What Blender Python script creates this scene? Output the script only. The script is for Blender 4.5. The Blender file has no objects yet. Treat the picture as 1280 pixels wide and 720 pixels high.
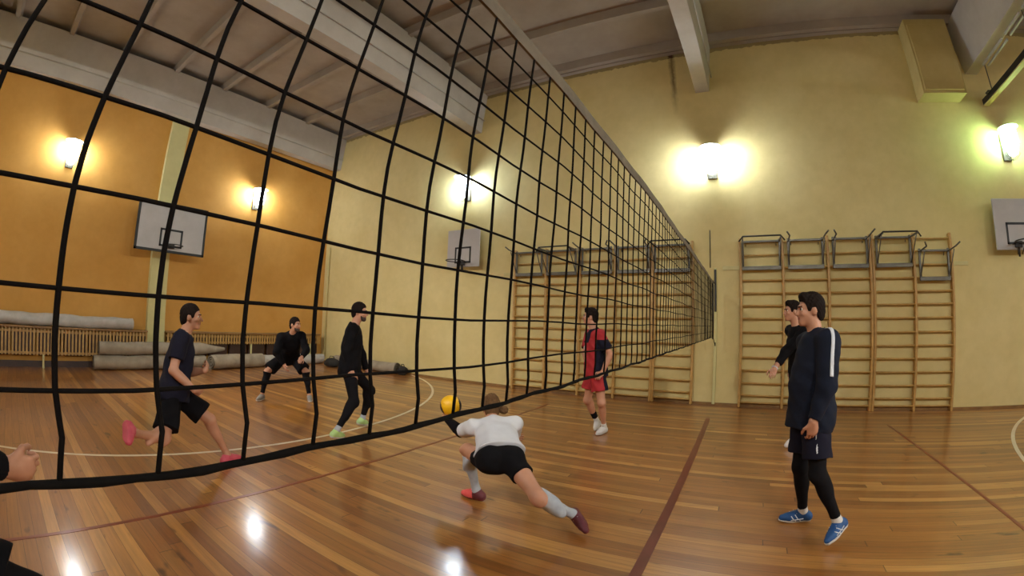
import bpy, math, random
import numpy as np
from mathutils import Vector, Matrix

# ------------------------------------------------------------------ camera, world, exposure
SC = bpy.context.scene
COL = SC.collection
YAW, PITCH, ROLL = -0.51956, 0.07872, 0.02877
CAM_H = 1.574


def cam_axes(yaw, pitch, roll):
    cy, sy, cp, sp = math.cos(yaw), math.sin(yaw), math.cos(pitch), math.sin(pitch)
    fwd = Vector((sy * cp, cy * cp, sp))
    right = Vector((cy, -sy, 0))
    up = right.cross(fwd)
    cr, sr = math.cos(roll), math.sin(roll)
    return right * cr + up * sr, up * cr - right * sr, fwd


cd = bpy.data.cameras.new('camera')
cam = bpy.data.objects.new('camera', cd)
COL.objects.link(cam)
r_, u_, f_ = cam_axes(YAW, PITCH, ROLL)
mw = Matrix.Identity(4)
for i in range(3):
    mw[i][0], mw[i][1], mw[i][2], mw[i][3] = r_[i], u_[i], -f_[i], (0, 0, CAM_H)[i]
cam.matrix_world = mw
# the action camera's wide fisheye lens
cd.type = 'PANO'
cd.sensor_fit = 'HORIZONTAL'
cd.sensor_width, cd.sensor_height = 36.0, 20.25
cd.clip_start, cd.clip_end = 0.02, 200
cy_ = cd
cy_.panorama_type = 'FISHEYE_LENS_POLYNOMIAL'
cy_.fisheye_fov = math.radians(179)
cy_.fisheye_polynomial_k0 = 0.0
cy_.fisheye_polynomial_k1 = -6.50521329e-02
cy_.fisheye_polynomial_k2 = -1.17169516e-04
cy_.fisheye_polynomial_k3 = 3.82746677e-05
cy_.fisheye_polynomial_k4 = -9.73311975e-07
SC.camera = cam

vs = SC.view_settings
SC.display_settings.display_device = 'sRGB'
vs.view_transform = 'Standard'
vs.look = 'None'
vs.gamma = 1.0
vs.use_curve_mapping = False
vs.exposure = 0.36
SC.cycles.use_denoising = True
SC.cycles.max_bounces = 8
SC.cycles.diffuse_bounces = 5
SC.cycles.sample_clamp_indirect = 6.0
SC.cycles.caustics_reflective = False

w = bpy.data.worlds.new('night')
SC.world = w
w.use_nodes = True
w.node_tree.nodes['Background'].inputs[0].default_value = (0.02, 0.02, 0.025, 1)
w.node_tree.nodes['Background'].inputs[1].default_value = 0.5

FILL_POWER = 540.0          # added fill floods on the two unseen walls
LAMP_POWER = 108.0          # each wall lamp's glowing bulb housing
D = 9.14                    # wall with the wall bars
XL, XR, YR = -12.69, 11.6, -2.15
ZC, ZB = 7.75, 6.65         # ceiling panels, underside of the beams

# ------------------------------------------------------------------ helpers


def srgb(r, g, b):
    f = lambda c: ((c / 255 + 0.055) / 1.055) ** 2.4 if c > 10 else c / 255 / 12.92
    return (f(r), f(g), f(b), 1)


MATS = {}


class NT:
    """a small node builder"""

    def __init__(s, m):
        s.t = m.node_tree
        s.n = s.t.nodes
        s.bsdf = s.n['Principled BSDF']

    def add(s, typ, **kw):
        n = s.n.new(typ)
        for k, v in kw.items():
            setattr(n, k, v)
        return n

    def lk(s, a, b):
        s.t.links.new(a, b)

    def val(s, sock, v):
        if hasattr(v, 'links'):
            s.lk(v, sock)
        else:
            sock.default_value = v

    def math(s, op, a, b=0.0, c=None):
        n = s.add('ShaderNodeMath', operation=op)
        s.val(n.inputs[0], a)
        s.val(n.inputs[1], b)
        if c is not None:
            s.val(n.inputs[2], c)
        return n.outputs[0]

    def mix(s, fac, a, b, typ='MIX'):
        n = s.add('ShaderNodeMix', data_type='RGBA', blend_type=typ)
        s.val(n.inputs['Factor'], fac)
        for i, v in ((6, a), (7, b)):
            s.val(n.inputs[i], v)
        return n.outputs[2]

    def noise(s, vec, scale, detail=4, rough=.6):
        n = s.add('ShaderNodeTexNoise')
        if vec is not None:
            s.lk(vec, n.inputs['Vector'])
        n.inputs['Scale'].default_value = scale
        n.inputs['Detail'].default_value = detail
        n.inputs['Roughness'].default_value = rough
        return n.outputs['Fac']

    def ramp(s, fac, stops):
        n = s.add('ShaderNodeValToRGB')
        el = n.color_ramp.elements
        while len(el) < len(stops):
            el.new(0.5)
        for e, (p, c) in zip(el, stops):
            e.position = p
            e.color = c if len(c) == 4 else (*c, 1)
        s.lk(fac, n.inputs[0])
        return n.outputs[0]

    def pos(s):
        return s.add('ShaderNodeNewGeometry').outputs['Position']

    def objc(s):
        return s.add('ShaderNodeTexCoord').outputs['Object']

    def xyz(s, v):
        n = s.add('ShaderNodeSeparateXYZ')
        s.lk(v, n.inputs[0])
        return n.outputs

    def comb(s, x, y, z):
        n = s.add('ShaderNodeCombineXYZ')
        for i, v in enumerate((x, y, z)):
            s.val(n.inputs[i], v)
        return n.outputs[0]

    def bump(s, h, strength, dist=.01):
        n = s.add('ShaderNodeBump')
        n.inputs['Strength'].default_value = strength
        n.inputs['Distance'].default_value = dist
        s.lk(h, n.inputs['Height'])
        s.lk(n.outputs[0], s.bsdf.inputs['Coat Normal'])
        s.lk(n.outputs[0], s.bsdf.inputs['Normal'])


def new_mat(name, col=(0.5, 0.5, 0.5, 1), rough=.6, metal=0.0, spec=.5):
    m = bpy.data.materials.new(name)
    m.use_nodes = True
    b = m.node_tree.nodes['Principled BSDF']
    b.inputs['Base Color'].default_value = col
    b.inputs['Roughness'].default_value = rough
    b.inputs['Metallic'].default_value = metal
    b.inputs['Specular IOR Level'].default_value = spec
    MATS[name] = m
    return m


def mottled(name, c1, c2, scale=6, rough=.6, metal=0, bump=0, bscale=60, spec=.5):
    m = new_mat(name, c1, rough, metal, spec)
    t = NT(m)
    o = t.objc()
    f = t.noise(o, scale)
    t.lk(t.ramp(f, [(.3, c1), (.7, c2)]), t.bsdf.inputs['Base Color'])
    if bump:
        t.bump(t.noise(o, bscale, 2), bump, .004)
    return m


def mesh_obj(name, verts, faces, mat, parent=None, smooth=False, mats=None, midx=None):
    me = bpy.data.meshes.new(name)
    me.from_pydata([tuple(v) for v in verts], [], faces)
    for mm in (mats or [mat]):
        me.materials.append(mm)
    if midx is not None:
        me.polygons.foreach_set('material_index', midx)
    if smooth:
        me.polygons.foreach_set('use_smooth', [True] * len(me.polygons))
    me.update()
    o = bpy.data.objects.new(name, me)
    COL.objects.link(o)
    if parent is not None:
        o.parent = parent
    return o


class MB:
    """collects boxes, tubes and lathes; build() links them as ONE mesh object"""

    def __init__(s):
        s.v, s.f, s.m, s.sm = [], [], [], []
        s.cur = 0

    def _add(s, vs_, fs, smooth=False):
        k = len(s.v)
        s.v += [Vector(v) for v in vs_]
        s.f += [tuple(i + k for i in f) for f in fs]
        s.m += [s.cur] * len(fs)
        s.sm += [smooth] * len(fs)
        return s

    def box(s, lo, hi, bev=0.0, M=None):
        x0, y0, z0 = lo
        x1, y1, z1 = hi
        b = min(bev, .49 * min(abs(x1 - x0), abs(y1 - y0), abs(z1 - z0)))
        if b <= 0:
            p = [(x, y, z) for x in (x0, x1) for y in (y0, y1) for z in (z0, z1)]
            fs = [(0, 1, 3, 2), (4, 6, 7, 5), (0, 4, 5, 1), (2, 3, 7, 6), (0, 2, 6, 4), (1, 5, 7, 3)]
        else:
            p, ids = [], {}
            for ix, x in enumerate((x0, x1)):
                for iy, y in enumerate((y0, y1)):
                    for iz, z in enumerate((z0, z1)):
                        sx, sy, sz = (b if ix == 0 else -b), (b if iy == 0 else -b), (b if iz == 0 else -b)
                        for ax, q in (('x', (x, y + sy, z + sz)), ('y', (x + sx, y, z + sz)), ('z', (x + sx, y + sy, z))):
                            ids[(ix, iy, iz, ax)] = len(p)
                            p.append(q)
            g = lambda *a: ids[a]
            fs = []
            for i in (0, 1):
                q = [(0, 0), (0, 1), (1, 1), (1, 0)]
                for ax in 'xyz':
                    idx = []
                    for a, c in q:
                        k3 = {'x': (i, a, c), 'y': (a, i, c), 'z': (a, c, i)}[ax]
                        idx.append(g(*k3, ax))
                    fs.append(tuple(idx))
            for a in (0, 1):
                for c in (0, 1):
                    fs.append((g(0, a, c, 'y'), g(1, a, c, 'y'), g(1, a, c, 'z'), g(0, a, c, 'z')))
                    fs.append((g(a, 0, c, 'x'), g(a, 1, c, 'x'), g(a, 1, c, 'z'), g(a, 0, c, 'z')))
                    fs.append((g(a, c, 0, 'x'), g(a, c, 1, 'x'), g(a, c, 1, 'y'), g(a, c, 0, 'y')))
            for a in (0, 1):
                for c in (0, 1):
                    for e in (0, 1):
                        fs.append((g(a, c, e, 'x'), g(a, c, e, 'y'), g(a, c, e, 'z')))
        if M is not None:
            p = [M @ Vector(q) for q in p]
        return s._add(p, fs)

    def tube(s, pts, r, n=8, closed=False, cap=True, sq=1.0):
        pts = [Vector(p) for p in pts]
        N = len(pts)
        rs = r if isinstance(r, (list, tuple)) else [r] * N
        vs_, fs = [], []
        prev = None
        for i, p in enumerate(pts):
            if closed:
                t = (pts[(i + 1) % N] - pts[i - 1])
            else:
                t = pts[min(i + 1, N - 1)] - pts[max(i - 1, 0)]
            t = t.normalized()
            if prev is None:
                a = Vector((0, 0, 1)) if abs(t.z) < .9 else Vector((1, 0, 0))
                u = t.cross(a).normalized()
            else:
                u = (prev - t * prev.dot(t)).normalized()
            prev = u
            v = t.cross(u)
            for k in range(n):
                a = 2 * math.pi * k / n
                vs_.append(p + (u * math.cos(a) + v * math.sin(a) * sq) * rs[i])
        for i in range(N if closed else N - 1):
            j = (i + 1) % N
            for k in range(n):
                l = (k + 1) % n
                fs.append((i * n + k, i * n + l, j * n + l, j * n + k))
        if cap and not closed:
            fs.append(tuple(range(n - 1, -1, -1)))
            fs.append(tuple((N - 1) * n + k for k in range(n)))
        return s._add(vs_, fs, True)

    def lathe(s, prof, c=(0, 0, 0), n=20, M=None):
        vs_, fs = [], []
        for r, z in prof:
            for k in range(n):
                a = 2 * math.pi * k / n
                q = Vector((r * math.cos(a), r * math.sin(a), z))
                if M is not None:
                    q = M @ q
                vs_.append(q + Vector(c))
        for i in range(len(prof) - 1):
            for k in range(n):
                l = (k + 1) % n
                fs.append((i * n + k, i * n + l, (i + 1) * n + l, (i + 1) * n + k))
        fs.append(tuple(range(n - 1, -1, -1)))
        fs.append(tuple((len(prof) - 1) * n + k for k in range(n)))
        return s._add(vs_, fs, True)

    def prism(s, poly, d0, d1, ax):
        """a closed outline (a,b) pushed from d0 to d1 along an axis"""
        mk = {'x': lambda a, b, d: (d, a, b), 'y': lambda a, b, d: (a, d, b), 'z': lambda a, b, d: (a, b, d)}[ax]
        n = len(poly)
        p = [mk(a, b, d0) for a, b in poly] + [mk(a, b, d1) for a, b in poly]
        fs = [tuple(range(n)), tuple(range(2 * n - 1, n - 1, -1))]
        for i in range(n):
            j = (i + 1) % n
            fs.append((i, i + n, j + n, j))
        return s._add(p, fs)

    def build(s, name, mat, parent=None, mats=None):
        o = mesh_obj(name, s.v, s.f, mat, parent, mats=mats, midx=s.m if mats else None)
        o.data.polygons.foreach_set('use_smooth', s.sm)
        import bmesh
        bm = bmesh.new()
        bm.from_mesh(o.data)
        bmesh.ops.recalc_face_normals(bm, faces=bm.faces)
        bm.to_mesh(o.data)
        bm.free()
        return o


def tag(o, label=None, cat=None, group=None, kind=None):
    for k, v in (('label', label), ('category', cat), ('group', group), ('kind', kind)):
        if v:
            o[k] = v
    return o


def empty(name, loc, label, cat, group=None, rz=0.0):
    o = bpy.data.objects.new(name, None)
    COL.objects.link(o)
    o.location = loc
    o.rotation_euler = (0, 0, rz)
    o.empty_display_size = .1
    return tag(o, label, cat, group)


def copy_tree(o, parent=None):
    c = o.copy()
    COL.objects.link(c)
    if parent is not None:
        c.parent = parent
    for ch in list(o.children):
        copy_tree(ch, c)
    return c


def structure(mb, name, mat, mats=None):
    return tag(mb.build(name, mat, mats=mats), kind='structure')


# ------------------------------------------------------------------ materials


def mat_floor():
    m = new_mat('varnished_boards', rough=.2)
    t = NT(m)
    x, y, z = t.xyz(t.pos())
    W, L = .095, 5.2
    ry = t.math('DIVIDE', y, W)
    row = t.math('FLOOR', ry)
    wn = t.add('ShaderNodeTexWhiteNoise', noise_dimensions='1D')
    t.lk(row, wn.inputs['W'])
    off = t.math('MULTIPLY', wn.outputs['Value'], 7.0)
    sx = t.math('ADD', t.math('DIVIDE', x, L), off)
    seg = t.math('FLOOR', sx)
    wn2 = t.add('ShaderNodeTexWhiteNoise', noise_dimensions='2D')
    t.lk(t.comb(row, seg, 0), wn2.inputs['Vector'])
    rnd = wn2.outputs['Value']
    base = t.ramp(rnd, [(0, srgb(136, 82, 34)), (.35, srgb(156, 98, 42)), (.75, srgb(168, 110, 48)), (1, srgb(200, 144, 76))])
    gv = t.comb(t.math('MULTIPLY', x, 1.1), t.math('MULTIPLY', y, 26), t.math('MULTIPLY', rnd, 30))
    grain = t.noise(gv, 1.5, 5, .65)
    base = t.mix(.55, base, t.ramp(grain, [(.3, (.50, .50, .50)), (.7, (1.25, 1.2, 1.15))]), 'MULTIPLY')
    # dark knots
    kv = t.comb(t.math('MULTIPLY', x, 3.2), t.math('MULTIPLY', y, 9), rnd)
    kn = t.noise(kv, 1.0, 2, .5)
    base = t.mix(t.ramp(kn, [(.66, (0, 0, 0)), (.76, (.8, .8, .8))]), base, srgb(70, 38, 18))
    # broad worn patches
    wp = t.noise(t.comb(x, y, 0), .55, 4, .6)
    base = t.mix(.6, base, t.ramp(wp, [(.3, (.72, .68, .66)), (.7, (1.12, 1.1, 1.08))]), 'MULTIPLY')
    fy = t.math('FRACT', ry)
    fx = t.math('FRACT', sx)
    g1 = t.math('LESS_THAN', fy, .035)
    g2 = t.math('LESS_THAN', fx, .0016)
    gap = t.math('MAXIMUM', g1, g2)
    base = t.mix(t.math('MULTIPLY', gap, .7), base, srgb(60, 34, 18))
    t.lk(base, t.bsdf.inputs['Base Color'])
    rg = t.noise(t.comb(t.math('MULTIPLY', x, 2), t.math('MULTIPLY', y, 8), 0), 1.3, 4, .6)
    rr = t.add('ShaderNodeMapRange')
    t.lk(rg, rr.inputs[0])
    rr.inputs[3].default_value, rr.inputs[4].default_value = .08, .22
    t.lk(rr.outputs[0], t.bsdf.inputs['Coat Roughness'])
    t.bsdf.inputs['Coat Weight'].default_value = .75
    t.bsdf.inputs['Roughness'].default_value = .42
    hgt = t.math('ADD', t.math('MULTIPLY', gap, -1.0), t.math('MULTIPLY', grain, .25))
    hgt = t.math('ADD', hgt, t.math('MULTIPLY', t.noise(t.comb(x, t.math('MULTIPLY', y, 3), rnd), 1.6, 2), 1.6))
    t.bump(hgt, .16, .004)
    t.bsdf.inputs['Specular IOR Level'].default_value = .6
    return m


def mat_wall(name, c1, c2, stain=False):
    m = new_mat(name, c1, .75, spec=.25)
    t = NT(m)
    p = t.pos()
    f = t.noise(p, .7, 5, .6)
    base = t.ramp(f, [(.3, c1), (.7, c2)])
    f2 = t.noise(p, 5, 4, .6)
    base = t.mix(.5, base, t.ramp(f2, [(.35, (.93, .93, .92)), (.65, (1.04, 1.04, 1.03))]), 'MULTIPLY')
    if stain:
        x, y, z = t.xyz(p)
        # a narrow streak of leaked water and a darker ragged edge under the ceiling
        wob = t.math('MULTIPLY', t.math('SUBTRACT', t.noise(p, 6, 3), .5), .12)
        dx = t.math('ABSOLUTE', t.math('ADD', t.math('SUBTRACT', x, -1.18), wob))
        sx = t.math('SUBTRACT', 1, t.math('MINIMUM', t.math('DIVIDE', dx, .085), 1))
        zz = t.math('MULTIPLY', t.math('GREATER_THAN', z, 6.15), t.math('MINIMUM', t.math('MULTIPLY', t.math('SUBTRACT', z, 6.15), .9), .75))
        st = t.math('MULTIPLY', sx, t.math('MAXIMUM', zz, 0))
        ed = t.math('MULTIPLY', t.math('GREATER_THAN', t.math('ADD', z, t.math('MULTIPLY', wob, 1.2)), 7.66), .55)
        base = t.mix(t.math('MINIMUM', t.math('ADD', st, ed), 1), base, srgb(74, 52, 34))
    t.lk(base, t.bsdf.inputs['Base Color'])
    t.bump(t.noise(p, 9, 4), .25, .01)
    return m


mat_floor()
mat_wall('yellow_plaster', srgb(220, 204, 148), srgb(209, 191, 132), True)
mat_wall('ochre_plaster', srgb(208, 158, 84), srgb(194, 142, 66))
mat_wall('column_paint', srgb(212, 206, 152), srgb(202, 194, 136))
mat_wall('grey_whitewash', srgb(170, 160, 150), srgb(150, 140, 128))
mat_wall('beam_whitewash', srgb(198, 193, 186), srgb(176, 169, 160))
mottled('white_line', srgb(226, 214, 190), srgb(208, 190, 160), 3, .35)
mottled('red_line', srgb(112, 40, 34), srgb(96, 34, 26), 3, .3)
mottled('red_thin_line', srgb(136, 66, 40), srgb(120, 52, 32), 3, .3)
mottled('brown_paint', srgb(70, 40, 24), srgb(54, 30, 18), 3, .5)
mottled('bar_wood', srgb(198, 158, 92), srgb(176, 134, 70), 9, .45, bump=.1)
mottled('rung_wood', srgb(208, 172, 104), srgb(186, 148, 80), 9, .45)
mottled('dark_steel', srgb(58, 56, 54), srgb(44, 42, 40), 8, .45, .6)
mottled('grey_steel', srgb(104, 100, 92), srgb(84, 80, 72), 8, .4, .5)
mottled('black_paint', srgb(24, 23, 23), srgb(16, 16, 16), 5, .5)
mottled('board_white', srgb(188, 185, 184), srgb(174, 171, 170), 2, .45)
mottled('net_cord', srgb(14, 11, 10), srgb(20, 16, 14), 30, .9, spec=.1)
mottled('net_tape', srgb(112, 100, 84), srgb(92, 82, 70), 12, .8)
mottled('rope_black', srgb(12, 10, 9), srgb(20, 17, 15), 40, .9, spec=.1)
mottled('slat_wood', srgb(190, 150, 84), srgb(160, 120, 62), 6, .5)
mottled('shelf_wood', srgb(150, 112, 62), srgb(120, 86, 44), 5, .5)
mottled('felt_grey', srgb(168, 156, 136), srgb(140, 128, 110), 4, .9, bump=.3, bscale=25)
mottled('felt_pale', srgb(196, 192, 186), srgb(164, 160, 152), 3, .55, bump=.6, bscale=9)
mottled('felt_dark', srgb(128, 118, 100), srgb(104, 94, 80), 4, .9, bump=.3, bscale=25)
mottled('pipe_paint', srgb(206, 196, 140), srgb(196, 184, 124), 4, .5)
mottled('bag_cloth', srgb(30, 28, 28), srgb(44, 40, 36), 10, .85)
mottled('concrete_box', srgb(196, 178, 118), srgb(182, 162, 100), 2, .8, bump=.2, bscale=9)
mottled('lamp_hood', srgb(150, 152, 146), srgb(130, 132, 126), 6, .5)
new_mat('wire_guard', srgb(120, 120, 112), .4, .6)


def mat_glow(name, col, strength):
    m = new_mat(name, (1, 1, 1, 1), .4)
    b = m.node_tree.nodes['Principled BSDF']
    b.inputs['Emission Color'].default_value = col
    b.inputs['Emission Strength'].default_value = strength
    return m


LA = 0.42   # about the glowing area of one lamp, m2
mat_glow('lamp_white', (.86, .93, 1, 1), LAMP_POWER / (math.pi * LA))
mat_glow('lamp_blue', (.70, .85, 1, 1), LAMP_POWER / (math.pi * LA))
mat_glow('lamp_green', (.58, 1, .55, 1), LAMP_POWER * .8 / (math.pi * LA))
mat_glow('lamp_main', (.84, .92, 1, 1), LAMP_POWER * 1.6 / (math.pi * LA))
mat_glow('fill_glow', (.86, .93, 1, 1), LAMP_POWER * 1.6 / (math.pi * LA))  # glow of the lamps added out of view for fill
mat_glow('lamp_dim', (.80, .95, .92, 1), LAMP_POWER * .10 / (math.pi * LA))

# ------------------------------------------------------------------ the room
structure(MB().box((XL - .3, YR - .3, -.2), (XR + .3, D + .3, 0)), 'floor', MATS['varnished_boards'])
structure(MB().box((XL - .3, D, -.2), (XR + .3, D + .3, ZC + .6)), 'wall_back', MATS['yellow_plaster'])
structure(MB().box((XL - .3, YR - .3, -.2), (XL, D, ZC + .6)), 'wall_left', MATS['ochre_plaster'])
structure(MB().box((XR, YR - .3, -.2), (XR + .3, D, ZC + .6)), 'wall_right', MATS['ochre_plaster'])
structure(MB().box((XL, YR - .3, -.2), (XR, YR, ZC + .6)), 'wall_front', MATS['yellow_plaster'])
# ribbed ceiling panels: ribs run along the hall
c = MB()
c.box((XL, YR, ZC + .20), (XR, D, ZC + .6))
yy = D - .22
while yy > YR:
    c.prism([(yy - .09, ZC + .21), (yy - .06, ZC), (yy + .06, ZC), (yy + .09, ZC + .21)], XL, XR, 'x')
    yy -= 1.5
c.prism([(D - .16, ZC + .21), (D - .12, ZC), (D, ZC), (D, ZC + .21)], XL, XR, 'x')
structure(c, 'ceiling', MATS['grey_whitewash'])
for i, x in enumerate((-12.44, -6.47, -.56, 5.48, 11.4)):
    b = MB()
    b.prism([(x - .30, ZC + .05), (x - .15, ZB), (x + .15, ZB), (x + .30, ZC + .05)], YR, D, 'y')
    b.tube([(x + .235, YR, ZB + .34), (x + .235, D, ZB + .34)], .012, 6)
    structure(b, 'trim_%d' % (i + 1), MATS['beam_whitewash'])
structure(MB().box((XL, 3.28, 0), (XL + .17, 3.76, ZB)), 'trim_6', MATS['column_paint'])
structure(MB().box((XL, YR, 0), (XL + .03, D, .14)), 'baseboard_left', MATS['brown_paint'])
structure(MB().box((XL, D - .025, 0), (XR, D, .05)), 'baseboard_back', MATS['shelf_wood'])

# painted court lines, a film on the boards
LZ = .0025


def line(name, pts, wd, mat):
    b = MB()
    n = len(pts)
    vs_ = []
    for i, p in enumerate(pts):
        p = Vector((p[0], p[1], 0))
        t = Vector((*pts[min(i + 1, n - 1)], 0)) - Vector((*pts[max(i - 1, 0)], 0))
        t.normalize()
        q = Vector((-t.y, t.x, 0)) * wd / 2
        vs_ += [p + q + Vector((0, 0, LZ)), p - q + Vector((0, 0, LZ)), p + q + Vector((0, 0, .0002)), p - q + Vector((0, 0, .0002))]
    fs = []
    for i in range(n - 1):
        a, e = 4 * i, 4 * i + 4
        fs += [(a, a + 1, e + 1, e), (a + 2, e + 2, e + 3, a + 3), (a, e, e + 2, a + 2), (a + 1, a + 3, e + 3, e + 1)]
    fs += [(0, 2, 3, 1), (4 * n - 4, 4 * n - 3, 4 * n - 1, 4 * n - 2)]
    b._add(vs_, fs)
    return structure(b, name, MATS[mat])


line('trim_7', [(-.52, -1.25), (-.52, 7.75)], .075, 'red_line')
line('trim_8', [(-3.52, -1.25), (-3.52, 7.75)], .045, 'red_thin_line')
line('trim_9', [(2.50, -1.25), (2.50, 7.75)], .045, 'red_thin_line')


def arc(cx, cyy, r, a0, a1, n=64):
    return [(cx + r * math.cos(a0 + (a1 - a0) * i / n), cyy + r * math.sin(a0 + (a1 - a0) * i / n)) for i in range(n + 1)]


line('trim_10', arc(-11.0, 3.4, 6.28, math.radians(-60), math.radians(66)), .05, 'white_line')
line('trim_11', arc(9.8, 3.5, 6.45, math.radians(118), math.radians(240)), .06, 'white_line')

# ------------------------------------------------------------------ volleyball net
NX, NZ0, NZ1, NY0, NY1 = -.535, 1.376, 2.376, -1.15, 8.40
net = empty('volleyball_net', (NX, 3.6, 0), 'black volleyball net stretched across the hall close to the camera', 'volleyball net')
rng = random.Random(5)


def npt(y, z):      # the net hangs in one plane and sways a few millimetres
    k = (z - NZ0)
    return (0.003 * math.sin(y * 3.1 + z * 5) + .002 * math.sin(y * 11), y - 3.6, z + .012 * math.exp(-max(0, y) / .45))


b = MB()
for i in range(1, 10):
    z = NZ0 + .1 * i
    b.tube([npt(NY0 + (NY1 - NY0) * k / 60, z + .003 * math.sin(k * 1.3 + i)) for k in range(61)], .0028, 6)
j = -10
ys = []
while .04 + .1112 * j < NY1:
    ys.append(.04 + .1112 * j)
    j += 1
for y in ys:
    if y < NY0:
        continue
    pts = []
    ph = rng.random() * 6
    for k in range(21):
        z = NZ0 + k * .05
        dz = z - NZ0
        wob = .004 * math.sin(k * .9 + ph) * (1 - abs(k / 10 - 1)) + .11 * dz * dz + .010 * max(0, 1 - abs(dz - .06) / .05) - .004
        pts.append(npt(y + wob, z))
    b.tube(pts, .0034, 6)
b.build('netting', MATS['net_cord'], net)
b = MB()
n = 60
prof = []
for k in range(n + 1):
    y = NY0 + (NY1 - NY0) * k / n
    prof.append((npt(y, NZ1)[0], y - 3.6))
for k in range(n):
    (x0, y0), (x1, y1) = prof[k], prof[k + 1]
    q = [(x0 - .004, y0, NZ1 - .02), (x0 + .004, y0, NZ1 - .02), (x0 + .004, y0, NZ1 + .03), (x0 - .004, y0, NZ1 + .03),
         (x1 - .004, y1, NZ1 - .02), (x1 + .004, y1, NZ1 - .02), (x1 + .004, y1, NZ1 + .03), (x1 - .004, y1, NZ1 + .03)]
    b._add(q, [(0, 1, 5, 4), (1, 2, 6, 5), (2, 3, 7, 6), (3, 0, 4, 7)])
tag(b.build('top_tape', MATS['net_tape'], net), 'grey canvas tape')
b = MB()
b.tube([(npt(NY0 + (NY1 - NY0) * k / 240, NZ0)[0] + .002 * math.sin(k * 2.1), NY0 + (NY1 - NY0) * k / 240 - 3.6, npt(NY0 + (NY1 - NY0) * k / 240, NZ0)[2] + .002 * math.sin(k * .7)) for k in range(241)], [.0056 + .0007 * math.sin(k * 1.9) for k in range(241)], 8)
b.build('bottom_rope', MATS['rope_black'], net)
for y in (NY1, NY0):
    MB().tube([(0, y - 3.6, NZ0 - .04), (0, y - 3.6, NZ1 + .04)], .014, 8).build('side_rod', MATS['black_paint'], net)
for p, q in (((0, NY1 - 3.6, NZ1 + .01), (0, D - .10 - 3.6, 2.42)), ((0, NY1 - 3.6, NZ0), (0, D - .10 - 3.6, 1.22)),
             ((0, NY0 - 3.6, NZ1 + .01), (0, YR + .03 - 3.6, 2.42)), ((0, NY0 - 3.6, NZ0), (0, YR + .03 - 3.6, 1.25))):
    MB().tube([p, q], .006, 6).build('tension_rope', MATS['rope_black'], net)

ar = empty('net_anchor_rail', (-.53, D, 0), 'narrow steel rail standing on the yellow wall where the net is tied', 'rail')
MB().box((-.03, -.05, .02), (.03, 0, 2.74), .006).build('rail', MATS['column_paint'], ar)
b = MB()
b.box((-.022, -.075, 1.86), (.022, -.05, 2.70), .004)
b.build('slide', MATS['dark_steel'], ar)
for z in (2.42, 1.22):
    MB().tube([(0, -.05, z + .03), (0, -.095, z + .02), (0, -.095, z - .03), (0, -.05, z - .03)], .008, 6).build('hook', MATS['dark_steel'], ar)
b = MB()
b.tube([(-.63, D - .012, 2.75), (-.625, D - .012, 3.05), (-.62, D - .012, 3.52)], .009, 6)
tag(b.build('wall_cable', MATS['black_paint']), 'short dark cable running up the yellow wall above the net rail', 'cable')

# ------------------------------------------------------------------ wall bars
UP = {}


def upright():
    if 'u' not in UP:
        b = MB().box((-.024, -.13, 0), (.024, -.02, 3.30), .008)
        UP['u'] = b
    return UP['u']


def wall_bars(xs, label, x0):
    t = empty('wall_bars', (x0, D, 0), label, 'wall bars', 'wooden wall bars')
    rowz = [.10, .24, .48, .73, .98, 1.22, 1.47, 1.73, 1.98, 2.22, 2.47, 2.71, 2.96, 3.20]
    for x in xs:
        if 'um' not in UP:
            UP['um'] = upright().build('upright', MATS['bar_wood'], t)
            o = UP['um']
        else:
            o = UP['um'].copy()
            COL.objects.link(o)
            o.parent = t
        o.location = (x - x0, 0, 0)
    for a, e in zip(xs[:-1], xs[1:]):
        for z in rowz:
            key = round(e - a, 3)
            if key not in UP:
                UP[key] = MB().tube([(.02, -.095, 0), (key - .02, -.095, 0)], .023, 10, sq=.75).build('rung', MATS['rung_wood'], t)
                o = UP[key]
            else:
                o = UP[key].copy()
                COL.objects.link(o)
                o.parent = t
            o.location = (a - x0, 0, z)
    MB().box((xs[0] - x0 - .02, -.02, 0), (xs[-1] - x0 + .02, -.004, .08)).build('kick_board', MATS['shelf_wood'], t)
    MB().box((xs[0] - x0 - .36 if xs[0] in (-.02, -5.10) else xs[0] - x0, -.02, 2.69), (xs[-1] - x0 + (.40 if xs[-1] > 4 else .0), -.002, 2.77), .004).build('mounting_board', MATS['pipe_paint'], t)
    return t


wall_bars([-.02, .81, 1.69, 2.52], 'wooden wall bars of three bays right of the net, behind the two men', 1.2)
wall_bars([2.575, 3.40, 4.19], 'wooden wall bars of two bays at the right end, beside the board', 3.4)
wall_bars([-5.10, -4.28, -3.45, -2.63, -1.83], 'wooden wall bars of four bays behind the player in red', -3.4)
wall_bars([-1.78, -.98], 'wooden wall bars of a single bay just left of the net rail', -1.4)


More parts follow.
